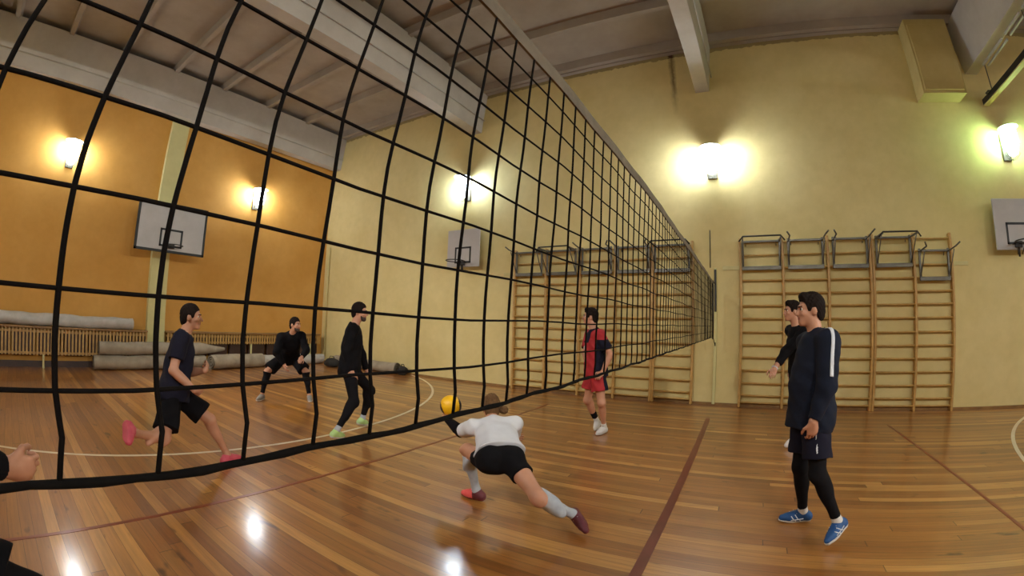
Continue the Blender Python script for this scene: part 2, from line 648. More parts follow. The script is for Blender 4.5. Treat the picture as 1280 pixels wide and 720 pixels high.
def pullup(x, w, z, kind, label, grp):
    """steel frame hooked on the top rungs"""
    t = empty('pull_up_bar' if kind == 'grip' else 'dip_bar', (x, D - .12, z), label, 'pull-up bar' if kind == 'grip' else 'dip bar', grp)
    h = w / 2
    b = MB()
    for s in (-1, 1):
        b.box((s * h - .021, -.05, 0), (s * h + .021, -.015, .56), .004)
    b.box((-h - .02, -.055, -.04), (h + .02, -.012, .035), .005)
    b.box((-h, -.05, .50), (h, -.015, .54), .005)
    for s in (-1, 1):
        b.tube([(s * (h - .06), -.01, .50), (s * (h - .06), .045, .52), (s * (h - .06), .045, .44)], .009, 6)
    b.build('back_frame', MATS['grey_steel'], t)
    if kind == 'grip':
        for s in (-1, 1):
            b = MB().box((s * h - .016, -.50, .50), (s * h + .016, -.03, .535), .004)
            b.tube([(s * h, -.03, .02), (s * h, -.44, .52)], .011, 6)
            b.build('arm', MATS['grey_steel'], t)
        e = h - .005
        MB().tube([(-e - .075, -.47, .45), (-e, -.5, .54), (e, -.5, .54), (e + .075, -.47, .45)], .016, 8).build('grip_bar', MATS['dark_steel'], t)
    else:
        for s in (-1, 1):
            b = MB()
            b.tube([(s * h, -.03, .50), (s * h, -.42, .54)], .015, 8)
            b.tube([(s * h, -.03, .03), (s * h, -.33, .50)], .012, 6)
            b.tube([(s * h, -.42, .54), (s * (h + .055), -.50, .60)], .016, 8)
            b.build('arm', MATS['grey_steel'], t)
    return t


G1 = 'steel frames hooked on the right wall bars'
G2 = 'steel frames hooked on the left wall bars'
pullup(.39, .72, 2.70, 'grip', 'dark steel pull-up bar above the bay nearest the net, right side', G1)
pullup(1.25, .66, 2.70, 'dip', 'dark steel dip bar second from the net on the right wall bars', G1)
pullup(2.12, .66, 2.70, 'dip', 'dark steel dip bar above the head of the man in navy, third from the net', G1)
pullup(2.98, .68, 2.70, 'grip', 'dark steel pull-up bar with a wide grip, fourth from the net', G1)
pullup(3.80, .60, 2.44, 'dip', 'dark steel dip bar hung lower than the others at the right end', G1)
pullup(-4.70, .66, 2.70, 'dip', 'dark steel dip bar at the far left end of the left wall bars', G2)
pullup(-3.88, .70, 2.70, 'grip', 'dark steel pull-up bar second from the left end, over the player in red', G2)
pullup(-3.04, .66, 2.70, 'dip', 'dark steel dip bar in the middle of the left wall bars', G2)
pullup(-2.22, .66, 2.70, 'dip', 'dark steel dip bar fourth from the left end of the left wall bars', G2)
pullup(-1.40, .70, 2.70, 'grip', 'dark steel pull-up bar on the single bay next to the net rail', G2)

# ------------------------------------------------------------------ hoops


def rim(b, c, r, n=28):
    b.tube([(c[0] + r * math.cos(2 * math.pi * k / n), c[1] + r * math.sin(2 * math.pi * k / n), c[2]) for k in range(n)], .012, 8, closed=True)


# big hoop: local frame, board faces +x
t = empty('basketball_hoop', (XL, 3.5, 0), 'large white backboard with black border held off the ochre wall', 'basketball hoop')
MB().box((.95, -.9, 2.91), (.99, .9, 4.10), .006).build('backboard', MATS['board_white'], t)
b = MB()
for lo, hi in (((-.92, 2.89), (.92, 2.95)), ((-.92, 4.06), (.92, 4.12)), ((-.92, 2.89), (-.86, 4.12)), ((.86, 2.89), (.92, 4.12))):
    b.box((.94, lo[0], lo[1]), (1.0, hi[0], hi[1]), .004)
b.build('border', MATS['black_paint'], t)
b = MB()
for lo, hi in (((-.30, 3.03), (.30, 3.08)), ((-.30, 3.43), (.30, 3.48)), ((-.30, 3.03), (-.25, 3.48)), ((.25, 3.03), (.30, 3.48))):
    b.box((.99, lo[0], lo[1]), (.995, hi[0], hi[1]))
b.build('target_square', MATS['black_paint'], t)
b = MB()
rim(b, (1.30, 0, 3.05), .225)
b.box((.995, -.1, 3.0), (1.05, .1, 3.10), .005)
b.tube([(1.05, -.08, 3.05), (1.1, -.1, 3.05)], .012, 6)
b.tube([(1.05, .08, 3.05), (1.1, .1, 3.05)], .012, 6)
b.tube([(1.03, 0, 3.0), (1.12, 0, 3.045)], .010, 6)
b.build('rim', MATS['dark_steel'], t)
for y in (-.6, .6):
    b = MB()
    for z in (3.1, 3.9):
        b.tube([(.04, y * .45 + .02, z), (.95, y, z)], .022, 8)
    b.tube([(.04, y * .45 + .02, 3.9), (.95, y, 3.1)], .016, 6)
    b.box((.925, y - .03, 2.95), (.95, y + .03, 4.05), .004)
    b.box((.005, y * .45 - .02, 3.0), (.05, y * .45 + .06, 4.0))
    b.build('support', MATS['dark_steel'], t)


def small_hoop(x, label):
    t = empty('basketball_hoop', (x, D - .004, 0), label, 'basketball hoop', 'small training hoops on the yellow wall')
    MB().box((-.5, -.30, 2.93), (.5, -.265, 3.90), .006).build('backboard', MATS['board_white'], t)
    b = MB()
    for lo, hi in (((-.25, 3.03), (.25, 3.075)), ((-.25, 3.40), (.25, 3.445)), ((-.25, 3.03), (-.205, 3.445)), ((.205, 3.03), (.25, 3.445))):
        b.box((lo[0], -.306, lo[1]), (hi[0], -.30, hi[1]))
    b.build('target_square', MATS['black_paint'], t)
    b = MB()
    rim(b, (0, -.62, 3.05), .225)
    b.box((-.08, -.345, 2.97), (.08, -.30, 3.09), .005)
    for s in (-1, 1):
        b.tube([(s * .07, -.34, 3.05), (s * .10, -.42, 3.05)], .012, 6)
        b.tube([(s * .05, -.34, 2.84), (s * .09, -.44, 3.045)], .010, 6)
    b.tube([(0, -.32, 2.80), (0, -.32, 3.0)], .02, 6)
    b.build('rim', MATS['dark_steel'], t)
    for s in (-1, 1):
        b = MB().box((s * .3 - .03, -.265, 2.98), (s * .3 + .03, -.22, 3.85), .004)
        for z in (3.1, 3.7):
            b.tube([(s * .3, -.23, z), (s * .3, -.005, z)], .018, 6)
        b.build('support', MATS['dark_steel'], t)
    return t


small_hoop(-6.52, 'small white backboard on the yellow wall, left of the wall bars')
small_hoop(5.62, 'small white backboard at the right edge, right of the wall bars')

# ------------------------------------------------------------------ wall lamps


def wall_lamp(loc, rz, glow, label, deep=False):  # deep: hood of the added fill lamps, shaped to cut upward light
    """bulkhead lamp: plate, lit glass, wire guard; local frame faces -y"""
    t = empty('wall_lamp', loc, label, 'wall lamp', 'caged lamps on the hall walls', rz)
    Y0 = -.30
    b = MB()
    b.box((-.10, -.05, -.30), (.10, -.004, .26), .01)
    b.tube([(0, -.03, .20), (0, -.20, .40), (0, Y0, .345)], .022, 8)
    b.build('bracket', MATS['grey_steel'], t)
    N = 24
    prof = [(.03, .345), (.13, .325), (.20, .20), (.26, .03), (.253, .028), (.193, .195), (.125, .315), (.03, .335)] if deep else \
           [(.03, .345), (.10, .335), (.21, .312), (.235, .295), (.235, .288), (.21, .303), (.10, .318), (.03, .32)]
    b = MB()
    b._add([(r * math.cos(2 * math.pi * k / N), Y0 + r * math.sin(2 * math.pi * k / N), z) for r, z in prof for k in range(N)],
           [(i * N + k, i * N + (k + 1) % N, ((i + 1) % 8) * N + (k + 1) % N, ((i + 1) % 8) * N + k) for i in range(8) for k in range(N)], True)
    b.build('hood', MATS['lamp_hood'], t)
    MB().lathe([(.04, -.05), (.145, -.04), (.155, .06), (.16, .20), (.15, .295), (.04, .30)], (0, Y0, 0), 20).build('lamp_glass', MATS[glow], t)
    MB().lathe([(.03, -.29), (.10, -.25), (.125, -.15), (.14, -.045), (.03, -.042)], (0, Y0, 0), 20).build('lower_glass', MATS['lamp_dim'], t)
    b = MB()
    for k in range(8):
        a = 2 * math.pi * k / 8
        ca, sa = math.cos(a), math.sin(a)
        b.tube([(.16 * ca, Y0 + .16 * sa, .21), (.185 * ca, Y0 + .185 * sa, -.08), (.15 * ca, Y0 + .15 * sa, -.27), (.05 * ca, Y0 + .05 * sa, -.36)], .004, 5)
    for z, r in ((-.08, .187), (-.27, .152), (-.36, .05)):
        b.tube([(r * math.cos(2 * math.pi * k / 20), Y0 + r * math.sin(2 * math.pi * k / 20), z) for k in range(20)], .004, 5, closed=True)
    b.tube([(0, -.04, -.28), (0, Y0, -.365)], .008, 6)
    b.build('wire_guard', MATS['wire_guard'], t)
    return t


wall_lamp((-6.65, D, 5.03), 0, 'lamp_blue', 'lit caged lamp on the yellow wall above the small left backboard')
wall_lamp((-.50, D, 4.90), 0, 'lamp_main', 'brightest lit lamp on the yellow wall, above the end of the net')
wall_lamp((5.85, D, 5.03), 0, 'lamp_green', 'greenish lit caged lamp high at the right edge')
wall_lamp((XL, .80, 4.98), math.pi / 2, 'lamp_white', 'lit lamp on the ochre wall left of the large backboard')
wall_lamp((XL, 6.25, 4.95), math.pi / 2, 'lamp_white', 'lit lamp on the ochre wall right of the large backboard')
for x in (-6.6, -.4, 5.8):  # unseen lamps added behind and to the right to fill the hall
    wall_lamp((x, YR, 5.0), math.pi, 'fill_glow', 'unseen fill lamp added on the wall behind the camera', True)
for y in (.8, 6.25):
    wall_lamp((XR, y, 5.0), -math.pi / 2, 'fill_glow', 'unseen fill lamp added on the end wall right of the camera', True)



def fill_flood(loc, rz, tilt, power, label):
    """an added, unseen fill flood tilted down to brighten the lower walls; local frame faces -y"""
    t = empty('fill_flood', loc, label, 'fill_flood', 'unseen fill floods added behind and right of the camera', rz)
    T = Matrix.Translation((0, -.30, 0)) @ Matrix.Rotation(tilt, 4, 'X')
    b = MB()
    b.box((-.24, -.06, -.16), (.24, .06, .16), .02, T)
    for k in range(5):
        b.box((-.20 + k * .095, .05, -.13), (-.18 + k * .095, .10, .13), 0, T)
    b.build('housing', MATS['dark_steel'], t)
    b = MB()
    b.box((-.04, -.01, -.12), (.04, 0, .12), .004)
    b.tube([(-.25, -.30, 0), (-.27, -.1, 0), (-.03, -.01, 0)], .012, 6)
    b.tube([(.25, -.30, 0), (.27, -.1, 0), (.03, -.01, 0)], .012, 6)
    b.build('yoke', MATS['grey_steel'], t)
    MB().box((-.21, -.068, -.13), (.21, -.06, .13), .002, T).build('lens', MATS['lamp_white'], t)
    ld = bpy.data.lights.new('fill_beam', 'SPOT')
    ld.energy = power
    ld.color = (1, .98, .90)
    ld.spot_size = math.radians(62)
    ld.spot_blend = .85
    ld.shadow_soft_size = .10
    lo = bpy.data.objects.new('fill_beam', ld)
    COL.objects.link(lo)
    lo.parent = t
    lo.matrix_local = Matrix.Translation((0, -.30, 0)) @ Matrix.Rotation(tilt, 4, 'X') @ Matrix.Translation((0, -.19, 0)) @ Matrix.Rotation(math.radians(-90), 4, 'X')
    return t


for x, k, dn in ((-8.8, 2.0, 31), (-3.2, .95, 27), (2.2, .8, 27), (7.6, 1.0, 27)):  # unseen floods, added to lift the lower walls
    fill_flood((x, YR, 5.0), math.pi, math.radians(dn), FILL_POWER * k, 'unseen fill flood added on the wall behind the camera')
for y in (-.6, 3.5):
    fill_flood((XR, y, 5.2), -math.pi / 2, math.radians(12), FILL_POWER * 2.2, 'unseen fill flood added on the end wall right of the camera')

# ------------------------------------------------------------------ wall box, rail, pipe
b = MB()
b.prism([(4.02, 6.0), (5.0, 6.0), (5.0, ZC - .01), (4.02, ZC - .01)], D - .44, D - .004, 'y')
b.box((4.06, D - .47, 6.06), (4.96, D - .43, 7.6), .01)
tag(b.build('air_duct', MATS['concrete_box']), 'boxed yellow air duct hanging on the wall under the ceiling', 'duct')
t = empty('steel_rail', (5.62, 8.0, 6.0), 'dark steel rail running out from the wall beside the right lamp', 'rail')
b = MB()
b.box((-.05, -6.0, -.07), (.05, 1.14, .07), .01)
b.build('beam', MATS['dark_steel'], t)
b = MB()
b.box((-.065, -6.0, -.10), (.065, 1.1, -.07), .006)  # pale strip stands in for the lit bottom edge of the rail
b.build('runner', MATS['pipe_paint'], t)
for y in (.7, -1.2, -3.1):
    b = MB()
    b.tube([(-.06, y, .05), (-.10, y, .05), (-.10, y + .12, .05), (-.06, y + .12, .05)], .02, 6)
    b.tube([(0, y, .07), (0, y, .68)], .012, 6)
    b.build('hanger', MATS['grey_steel'], t)
t = empty('lit_strips', (5.66, 5.0, ZB), 'pale strips put in for the lit underside of the right ceiling beam', 'lit_strips')
for x in (-.08, .05):  # white strips imitate light on the beam's underside
    b = MB()
    for a, e in ((-5, 1.7), (1.85, 2.55), (2.7, 3.7)):
        b.box((x - .022, a, -.045), (x + .022, e, -.003), .004)
    b.build('pale_strip', MATS['board_white'], t)
b = MB()
b.tube([(-12.42, D - .05, .25), (-12.42, D - .05, 3.9)], .022, 8)
for z in (1.2, 3.0):
    b.tube([(-12.42, D - .05, z), (-12.42, D, z)], .012, 6)
b.tube([(-12.42, D - .05, .25), (-12.42, D - .12, .22), (-12.42, D - .5, .22)], .022, 8)
tag(b.build('heating_pipe', MATS['pipe_paint']), 'thin painted heating pipe standing in the corner by the yellow wall', 'pipe')

# ------------------------------------------------------------------ radiator covers


def radiator(y0, y1, zlo, label):
    L = y1 - y0
    t = empty('radiator_cover', (XL, y0, 0), label, 'radiator cover', 'slatted radiator covers on the ochre wall')
    MB().box((.02, 0, .90), (.36, L, .945), .008).build('shelf', MATS['shelf_wood'], t)
    b = MB()
    n = int(L / .085)
    for k in range(n + 1):
        y = .02 + k * (L - .07) / n
        b.box((.30, y, zlo), (.325, y + .045, .90))
    b.box((.28, 0, zlo + .02), (.30, L, zlo + .07))
    b.box((.28, 0, .80), (.30, L, .85))
    b.build('slat_panel', MATS['slat_wood'], t)
    b = MB()
    k = 0
    while k * .62 < L:
        b.box((.07, k * .62 + .05, .28), (.20, min(k * .62 + .60, L - .02), .82), .02)
        k += 1
    b.build('radiator', MATS['brown_paint'], t)
    for y in [.4 + i * (L - .8) / max(1, int(L / 2.2)) for i in range(int(L / 2.2) + 1)]:
        MB().box((.26, y, 0), (.31, y + .05, zlo + .02), .004).build('leg', MATS['pipe_paint'], t)
    return t


radiator(-2.0, 3.26, .30, 'long slatted radiator cover left of the column, under the white roll')
radiator(3.78, 8.85, .62, 'short slatted radiator cover right of the column, behind the crouching player')

# ------------------------------------------------------------------ rolled floor coverings


def roll(p0, p1, r, mat, label, taper=None, wrinkle=.012, seed=0):
    """a rolled covering: sagging spiral tube with open ends"""
    rg = random.Random(seed)
    p0, p1 = Vector(p0), Vector(p1)
    ax = (p1 - p0)
    L = ax.length
    ax.normalize()
    up = Vector((0, 0, 1))
    sd = ax.cross(up).normalized()
    nL, nA = max(10, int(L / .12)), 28
    prof = []
    turns = 2.6
    vs_, fs = [], []
    ph = [rg.random() * 6 for _ in range(6)]

    def rad(a, s):
        k = 1.0
        if taper and s > taper:
            k = 1 - .75 * ((s - taper) / (1 - taper)) ** 1.2
        return r * k * (1 + wrinkle / r * (.5 * math.sin(3 * a + ph[0] + s * L * 2) + .6 * math.sin(s * L * 5 + ph[1] + a) + .4 * math.sin(s * L * 11 + ph[2] + 2 * a)))

    for i in range(nL + 1):
        s = i / nL
        c = p0 + ax * L * s
        for k in range(nA):
            a = 2 * math.pi * k / nA
            q = rad(a, s)
            zz = math.sin(a) * q
            vs_.append(c + sd * math.cos(a) * q * 1.02 + up * (max(zz, -r * .985) + 0))
    for i in range(nL):
        for k in range(nA):
            l = (k + 1) % nA
            fs.append((i * nA + k, i * nA + l, (i + 1) * nA + l, (i + 1) * nA + k))
    base = p0
    t = mesh_obj('carpet_roll', [v - base for v in vs_], fs, MATS[mat], smooth=True)
    t.location = base
    tag(t, label, 'roll', 'rolled floor coverings along the walls')
    # visible spiral at each end
    for c, d in ((Vector((0, 0, 0)), -1), (p1 - base, 1)):
        if taper and d == 1:
            kk = .25
        else:
            kk = 1
        b = MB()
        N = 60
        pts = []
        for i in range(N + 1):
            u = i / N
            a = 2 * math.pi * turns * u
            rr = r * kk * (.16 + .76 * u)
            pts.append(c + sd * math.cos(a) * rr + up * math.sin(a) * rr)
        th = r * kk * .07
        v2, f2 = [], []
        for i, p in enumerate(pts):
            rd = (p - c).normalized()
            for q in (p - rd * th, p + rd * th):
                v2.append(q + ax * d * .008)
                v2.append(q - ax * d * .25)
        for i in range(N):
            o = 4 * i
            f2 += [(o, o + 2, o + 6, o + 4), (o, o + 4, o + 5, o + 1), (o + 2, o + 3, o + 7, o + 6)]
        b._add(v2, f2)
        # recessed dark-side disc closing the roll behind the spiral
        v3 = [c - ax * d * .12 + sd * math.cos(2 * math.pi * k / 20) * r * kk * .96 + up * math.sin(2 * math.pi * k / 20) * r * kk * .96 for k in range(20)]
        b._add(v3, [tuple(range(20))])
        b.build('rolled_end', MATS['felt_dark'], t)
    return t


roll((-12.14, 1.85, .172), (-12.06, 4.75, .172), .168, 'felt_grey', 'grey carpet roll on the floor at the left, lowest of the stacked pair', seed=1)
roll((-12.17, 1.98, .510), (-12.10, 5.35, .510), .160, 'felt_grey', 'grey carpet roll lying on top of the lower one, with a collapsed pointed end', taper=.78, seed=2)
roll((-11.72, 4.80, .195), (-11.95, 6.45, .195), .192, 'felt_grey', 'short fat carpet roll with its open end showing, behind the running player', seed=3)
roll((-12.1, 6.55, .16), (-12.1, 8.75, .16), .155, 'felt_pale', 'pale carpet roll on the floor behind the crouching player', seed=4)
roll((-11.55, 8.92, .155), (-8.75, 8.92, .155), .15, 'felt_grey', 'grey carpet roll along the foot of the yellow wall', seed=5)
roll((-12.48, -1.75, 1.09), (-12.48, 2.88, 1.09), .145, 'felt_pale', 'white crumpled roll lying on top of the radiator cover', wrinkle=.016, seed=6)


def lump(name, c, rx, ry, rz, mat, label, cat, seed):
    rg = random.Random(seed)
    vs_, fs = [], []
    nu, nv = 20, 12
    ph = [rg.random() * 6 for _ in range(4)]
    for j in range(nv + 1):
        v = math.pi * j / nv
        for i in range(nu):
            u = 2 * math.pi * i / nu
            k = 1 + .12 * math.sin(3 * u + ph[0] + 2 * v) + .08 * math.sin(5 * u + ph[1]) * math.sin(v)
            z = -math.cos(v) * rz
            vs_.append((rx * k * math.sin(v) * math.cos(u), ry * k * math.sin(v) * math.sin(u), max(z, -rz * .8) + rz * .8))
    for j in range(nv):
        for i in range(nu):
            l = (i + 1) % nu
            fs.append((j * nu + i, j * nu + l, (j + 1) * nu + l, (j + 1) * nu + i))
    o = mesh_obj(name, vs_, fs, MATS[mat], smooth=True)
    o.location = c
    tag(o, label, cat)
    b = MB()
    b.tube([(-rx * .5, 0, rz * 1.5), (-rx * .25, 0, rz * 2.15), (rx * .25, 0, rz * 2.15), (rx * .5, 0, rz * 1.5)], .012, 6)
    b.build('handle', MATS['bag_cloth'], o)
    return o


lump('sports_bag', (-8.52, 8.90, 0), .15, .13, .14, 'bag_cloth', 'dark bag at the end of the roll by the yellow wall', 'bag', 3)
lump('sports_bag', (-11.15, 8.45, 0), .30, .2, .15, 'bag_cloth', 'black bag on the floor behind the standing player in black', 'bag', 4)

# ------------------------------------------------------------------ ball
BALL = (-2.55, 3.34, .75)
bm_v, bm_f, bm_m = [], [], []
nu, nv, R = 48, 24, .104
for j in range(nv + 1):
    v = math.pi * j / nv
    for i in range(nu):
        u = 2 * math.pi * i / nu
        rr = R - .0014 * (abs(math.sin(4.5 * u + 2.0 * math.sin(2 * v))) < .12)
        bm_v.append((rr * math.sin(v) * math.cos(u), rr * math.sin(v) * math.sin(u), R * math.cos(v)))
for j in range(nv):
    for i in range(nu):
        l = (i + 1) % nu
        bm_f.append((j * nu + i, (j + 1) * nu + i, (j + 1) * nu + l, j * nu + l))
        u, v = 2 * math.pi * (i + .5) / nu, math.pi * (j + .5) / nv
        sw = math.sin(1.5 * u + 1.6 * math.cos(v) + .4)
        bm_m.append(1 if sw > .55 else 0)
mottled('ball_yellow', srgb(246, 190, 20), srgb(236, 176, 10), 8, .45)
mottled('ball_blue', srgb(28, 30, 50), srgb(22, 22, 36), 8, .45)
o = mesh_obj('volleyball', bm_v, bm_f, None, smooth=True, mats=[MATS['ball_yellow'], MATS['ball_blue']], midx=bm_m)
o.location = BALL
o.rotation_euler = (.6, .5, 2.3)
tag(o, 'yellow and dark blue volleyball over the forearm of the lunging player', 'ball')

# ------------------------------------------------------------------ people
# Each figure is a signed-distance body meshed as one surface; clothes are shells of the same distance functions.
A = lambda *v: np.array(v, np.float64)
nrm = lambda v: v / (np.linalg.norm(v) + 1e-12)
UPV = A(0, 0, 1)


class Limb:
    """a tapering capsule whose radius follows a profile along a bone"""

    def __init__(s, a, b, rad, k=.03, cut=None, flat=None):
        s.a, s.b, s.rad, s.k, s.cut, s.flat = np.array(a, float), np.array(b, float), rad, k, cut, flat
        s.c = (s.a + s.b) / 2
        s.R = np.linalg.norm(s.b - s.a) / 2 + max(rad)

    def d(s, p):
        ba = s.b - s.a
        q = p - s.a
        t = (q @ ba) / (ba @ ba + 1e-12)
        h = np.clip(t, 0, 1)
        v = q - h[:, None] * ba
        if s.flat is not None:          # (axis, factor): squash the cross-section along an axis
            ax, fk = s.flat
            v = v + (v @ ax)[:, None] * ax * (fk - 1)
        r = np.interp(h, np.linspace(0, 1, len(s.rad)), s.rad)
        dd = np.linalg.norm(v, axis=1) - r
        if s.cut is not None:           # flat ends at (t0, t1)
            L = math.sqrt(ba @ ba)
            if s.cut[0] is not None:
                dd = np.maximum(dd, (s.cut[0] - t) * L)
            if s.cut[1] is not None:
                dd = np.maximum(dd, (t - s.cut[1]) * L)
        return dd


class Ell:
    def __init__(s, c, axes, r, k=.04):
        s.c, s.ax, s.r, s.k = np.array(c, float), np.array(axes, float), np.array(r, float), k
        s.R = max(r)

    def d(s, p):
        q = (p - s.c) @ s.ax.T
        k0 = np.linalg.norm(q / s.r, axis=1)
        k1 = np.linalg.norm(q / s.r ** 2, axis=1)
        return k0 * (k0 - 1) / (k1 + 1e-9)


def field(prims, p, cuts=()):
    """smooth union of prims (a prim with .sub carves), then half-space cuts [(point, normal)] keep the side the normal leaves"""
    d = np.full(len(p), 1.0)
    for q in prims:
        m = ((p - q.c) ** 2).sum(1) < (q.R + .14) ** 2
        if not m.any():
            continue
        dq = q.d(p[m])
        cur = d[m]
        k = q.k
        if getattr(q, 'sub', False):
            h = np.clip(.5 - .5 * (cur + dq) / k, 0, 1)
            d[m] = cur * (1 - h) - dq * h + k * h * (1 - h)
        else:
            h = np.clip(.5 + .5 * (cur - dq) / k, 0, 1)
            d[m] = cur * (1 - h) + dq * h - k * h * (1 - h)
    for c, n in cuts:
        d = np.maximum(d, (p - c) @ n)
    return d


def surface(fn, lo, hi, vox):
    """surface nets over the box lo-hi"""
    lo = np.array(lo, float)
    B = 6
    nb = np.maximum(1, np.ceil((np.array(hi) - lo) / (vox * B)).astype(int))
    n = nb * B + 1
    bc = np.stack(np.meshgrid(*[np.arange(k) for k in nb], indexing='ij'), -1).reshape(-1, 3)
    ctr = lo + (bc + .5) * B * vox
    dc = fn(ctr)
    act = np.abs(dc) < vox * B * .87 * 1.35 + .012
    G = np.repeat(np.repeat(np.repeat(np.where(dc < 0, -1., 1.).reshape(nb), B, 0), B, 1), B, 2)
    G = np.pad(G, ((0, 1), (0, 1), (0, 1)), mode='edge').astype(np.float32)
    if not act.any():
        return np.zeros((0, 3)), np.zeros((0, 4), int)
    loc = np.stack(np.meshgrid(*[np.arange(B + 1)] * 3, indexing='ij'), -1).reshape(-1, 3)
    mark = np.zeros(n, bool)
    for b_ in bc[act] * B:
        mark[b_[0]:b_[0] + B + 1, b_[1]:b_[1] + B + 1, b_[2]:b_[2] + B + 1] = True
    ii = np.argwhere(mark)
    vals = np.empty(len(ii), np.float32)
    CH = 200000
    for s0 in range(0, len(ii), CH):
        vals[s0:s0 + CH] = fn(lo + ii[s0:s0 + CH] * vox)
    G[ii[:, 0], ii[:, 1], ii[:, 2]] = vals
    neg = G < 0
    cnt = np.zeros(n - 1, np.int8)
    for dx in (0, 1):
        for dy in (0, 1):
            for dz in (0, 1):
                cnt += neg[dx:n[0] - 1 + dx, dy:n[1] - 1 + dy, dz:n[2] - 1 + dz]
    cells = np.argwhere((cnt > 0) & (cnt < 8))
    cid = np.full(n - 1, -1, np.int64)
    cid[cells[:, 0], cells[:, 1], cells[:, 2]] = np.arange(len(cells))
    acc = np.zeros((len(cells), 3))
    num = np.zeros(len(cells))
    cor = [(x, y, z) for x in (0, 1) for y in (0, 1) for z in (0, 1)]
    for a in cor:
        for ax in range(3):
            if a[ax]:
                continue
            e = list(a)
            e[ax] = 1
            va = G[cells[:, 0] + a[0], cells[:, 1] + a[1], cells[:, 2] + a[2]]
            vb = G[cells[:, 0] + e[0], cells[:, 1] + e[1], cells[:, 2] + e[2]]
            m = (va < 0) != (vb < 0)
            t = np.where(m, va / np.where(m, va - vb, 1), 0)
            pt = np.array(a, float)[None] + t[:, None] * (np.array(e) - np.array(a))[None]
            acc[m] += pt[m]
            num[m] += 1
    V = lo + (cells + acc / num[:, None]) * vox
    quads = []
    for ax in range(3):
        o1, o2 = (ax + 1) % 3, (ax + 2) % 3
        sl0 = [slice(None)] * 3
        sl1 = [slice(None)] * 3
        sl0[ax] = slice(0, -1)
        sl1[ax] = slice(1, None)
        a, b = neg[tuple(sl0)], neg[tuple(sl1)]
        E = np.argwhere(a != b)
        E = E[(E[:, o1] > 0) & (E[:, o2] > 0) & (E[:, o1] < n[o1] - 1) & (E[:, o2] < n[o2] - 1)]
        flip = ~neg[E[:, 0], E[:, 1], E[:, 2]]
        q = []
        for s1, s2 in ((1, 1), (0, 1), (0, 0), (1, 0)):
            c = E.copy()
            c[:, o1] -= s1
            c[:, o2] -= s2
            q.append(cid[c[:, 0], c[:, 1], c[:, 2]])
        q = np.stack(q, 1)
        q[flip] = q[flip][:, ::-1]
        quads.append(q)
    F = np.concatenate(quads)
    F = F[(F >= 0).all(1)]
    return V, F


def np_mesh(name, V, F, mats, midx=None, parent=None, origin=(0, 0, 0)):
    me = bpy.data.meshes.new(name)
    V = np.asarray(V) - np.asarray(origin)
    me.vertices.add(len(V))
    me.vertices.foreach_set('co', V.astype(np.float32).ravel())
    me.loops.add(F.size)
    me.loops.foreach_set('vertex_index', F.astype(np.int32).ravel())
    me.polygons.add(len(F))
    me.polygons.foreach_set('loop_start', np.arange(0, F.size, F.shape[1], dtype=np.int32))
    me.polygons.foreach_set('loop_total', np.full(len(F), F.shape[1], np.int32))
    for m in mats:
        me.materials.append(m)
    if midx is not None:
        me.polygons.foreach_set('material_index', np.asarray(midx, np.int32))
    me.update(calc_edges=True)
    me.polygons.foreach_set('use_smooth', np.ones(len(F), bool))
    me.validate()
    o = bpy.data.objects.new(name, me)
    COL.objects.link(o)
    if parent is not None:
        o.parent = parent
    return o


def bounds(prims, pad=.05):
    lo = np.min([q.c - q.R for q in prims], 0) - pad
    hi = np.max([q.c + q.R for q in prims], 0) + pad
    return lo, hi


def garment(name, prims, mats, parent, origin, vox, cuts=(), paint=None, fold=.004, seed=0, neck=None):
    lo, hi = bounds(prims)
    ph = np.random.RandomState(seed).rand(6) * 6

    def fn(p):
        d = field(prims, p, cuts)
        if fold:
            d = d + fold * (np.sin(p[:, 0] * 23 + p[:, 2] * 17 + ph[0]) * np.sin(p[:, 1] * 21 - p[:, 2] * 29 + ph[1]) + .6 * np.sin(p[:, 2] * 47 + 11 * p[:, 0] + ph[2]) * np.sin(p[:, 1] * 31 + p[:, 0] * 37 + ph[3]))
        if neck is not None:
            d = np.maximum(d, neck[1] - np.linalg.norm(p - neck[0], axis=1))
        return d
    V, F = surface(fn, lo, hi, vox)
    mi = None
    if paint is not None:
        mi = paint(V[F].mean(1))
    return np_mesh(name, V, F, mats, mi, parent, origin)


mottled('skin', srgb(196, 142, 114), srgb(182, 128, 100), 7, .5)
mottled('skin_sock', srgb(196, 142, 112), srgb(184, 130, 102), 7, .5)  # sock colour, close to the skin tone
mottled('lips', srgb(168, 96, 86), srgb(158, 88, 78), 9, .45)
mottled('hair_dark', srgb(34, 23, 18), srgb(22, 15, 12), 60, .8, bump=.5, bscale=160, spec=.12)
mottled('hair_brown', srgb(112, 82, 54), srgb(84, 60, 38), 60, .8, bump=.5, bscale=160, spec=.15)
mottled('beard', srgb(66, 48, 38), srgb(50, 36, 28), 60, .7)
mottled('eye_white', srgb(226, 222, 214), srgb(220, 216, 208), 3, .3)
mottled('eye_dark', srgb(38, 28, 22), srgb(30, 22, 18), 3, .2)
mottled('cloth_black', srgb(20, 18, 21), srgb(15, 14, 17), 9, .9, bump=.25, bscale=30, spec=.12)
mottled('cloth_leggings', srgb(19, 17, 20), srgb(15, 13, 16), 9, .85, bump=.1, bscale=30, spec=.15)
mottled('cloth_navy', srgb(20, 26, 44), srgb(15, 20, 35), 9, .85, bump=.25, bscale=30, spec=.25)
mottled('cloth_deep_navy', srgb(28, 26, 42), srgb(22, 22, 36), 9, .9, bump=.25, bscale=30, spec=.2)
mottled('cloth_white', srgb(210, 209, 214), srgb(198, 197, 203), 6, .85, bump=.25, bscale=30)
mottled('cloth_red', srgb(176, 36, 42), srgb(156, 28, 36), 8, .8, bump=.2, bscale=30)
mottled('tape_white', srgb(214, 216, 222), srgb(196, 198, 206), 12, .7)
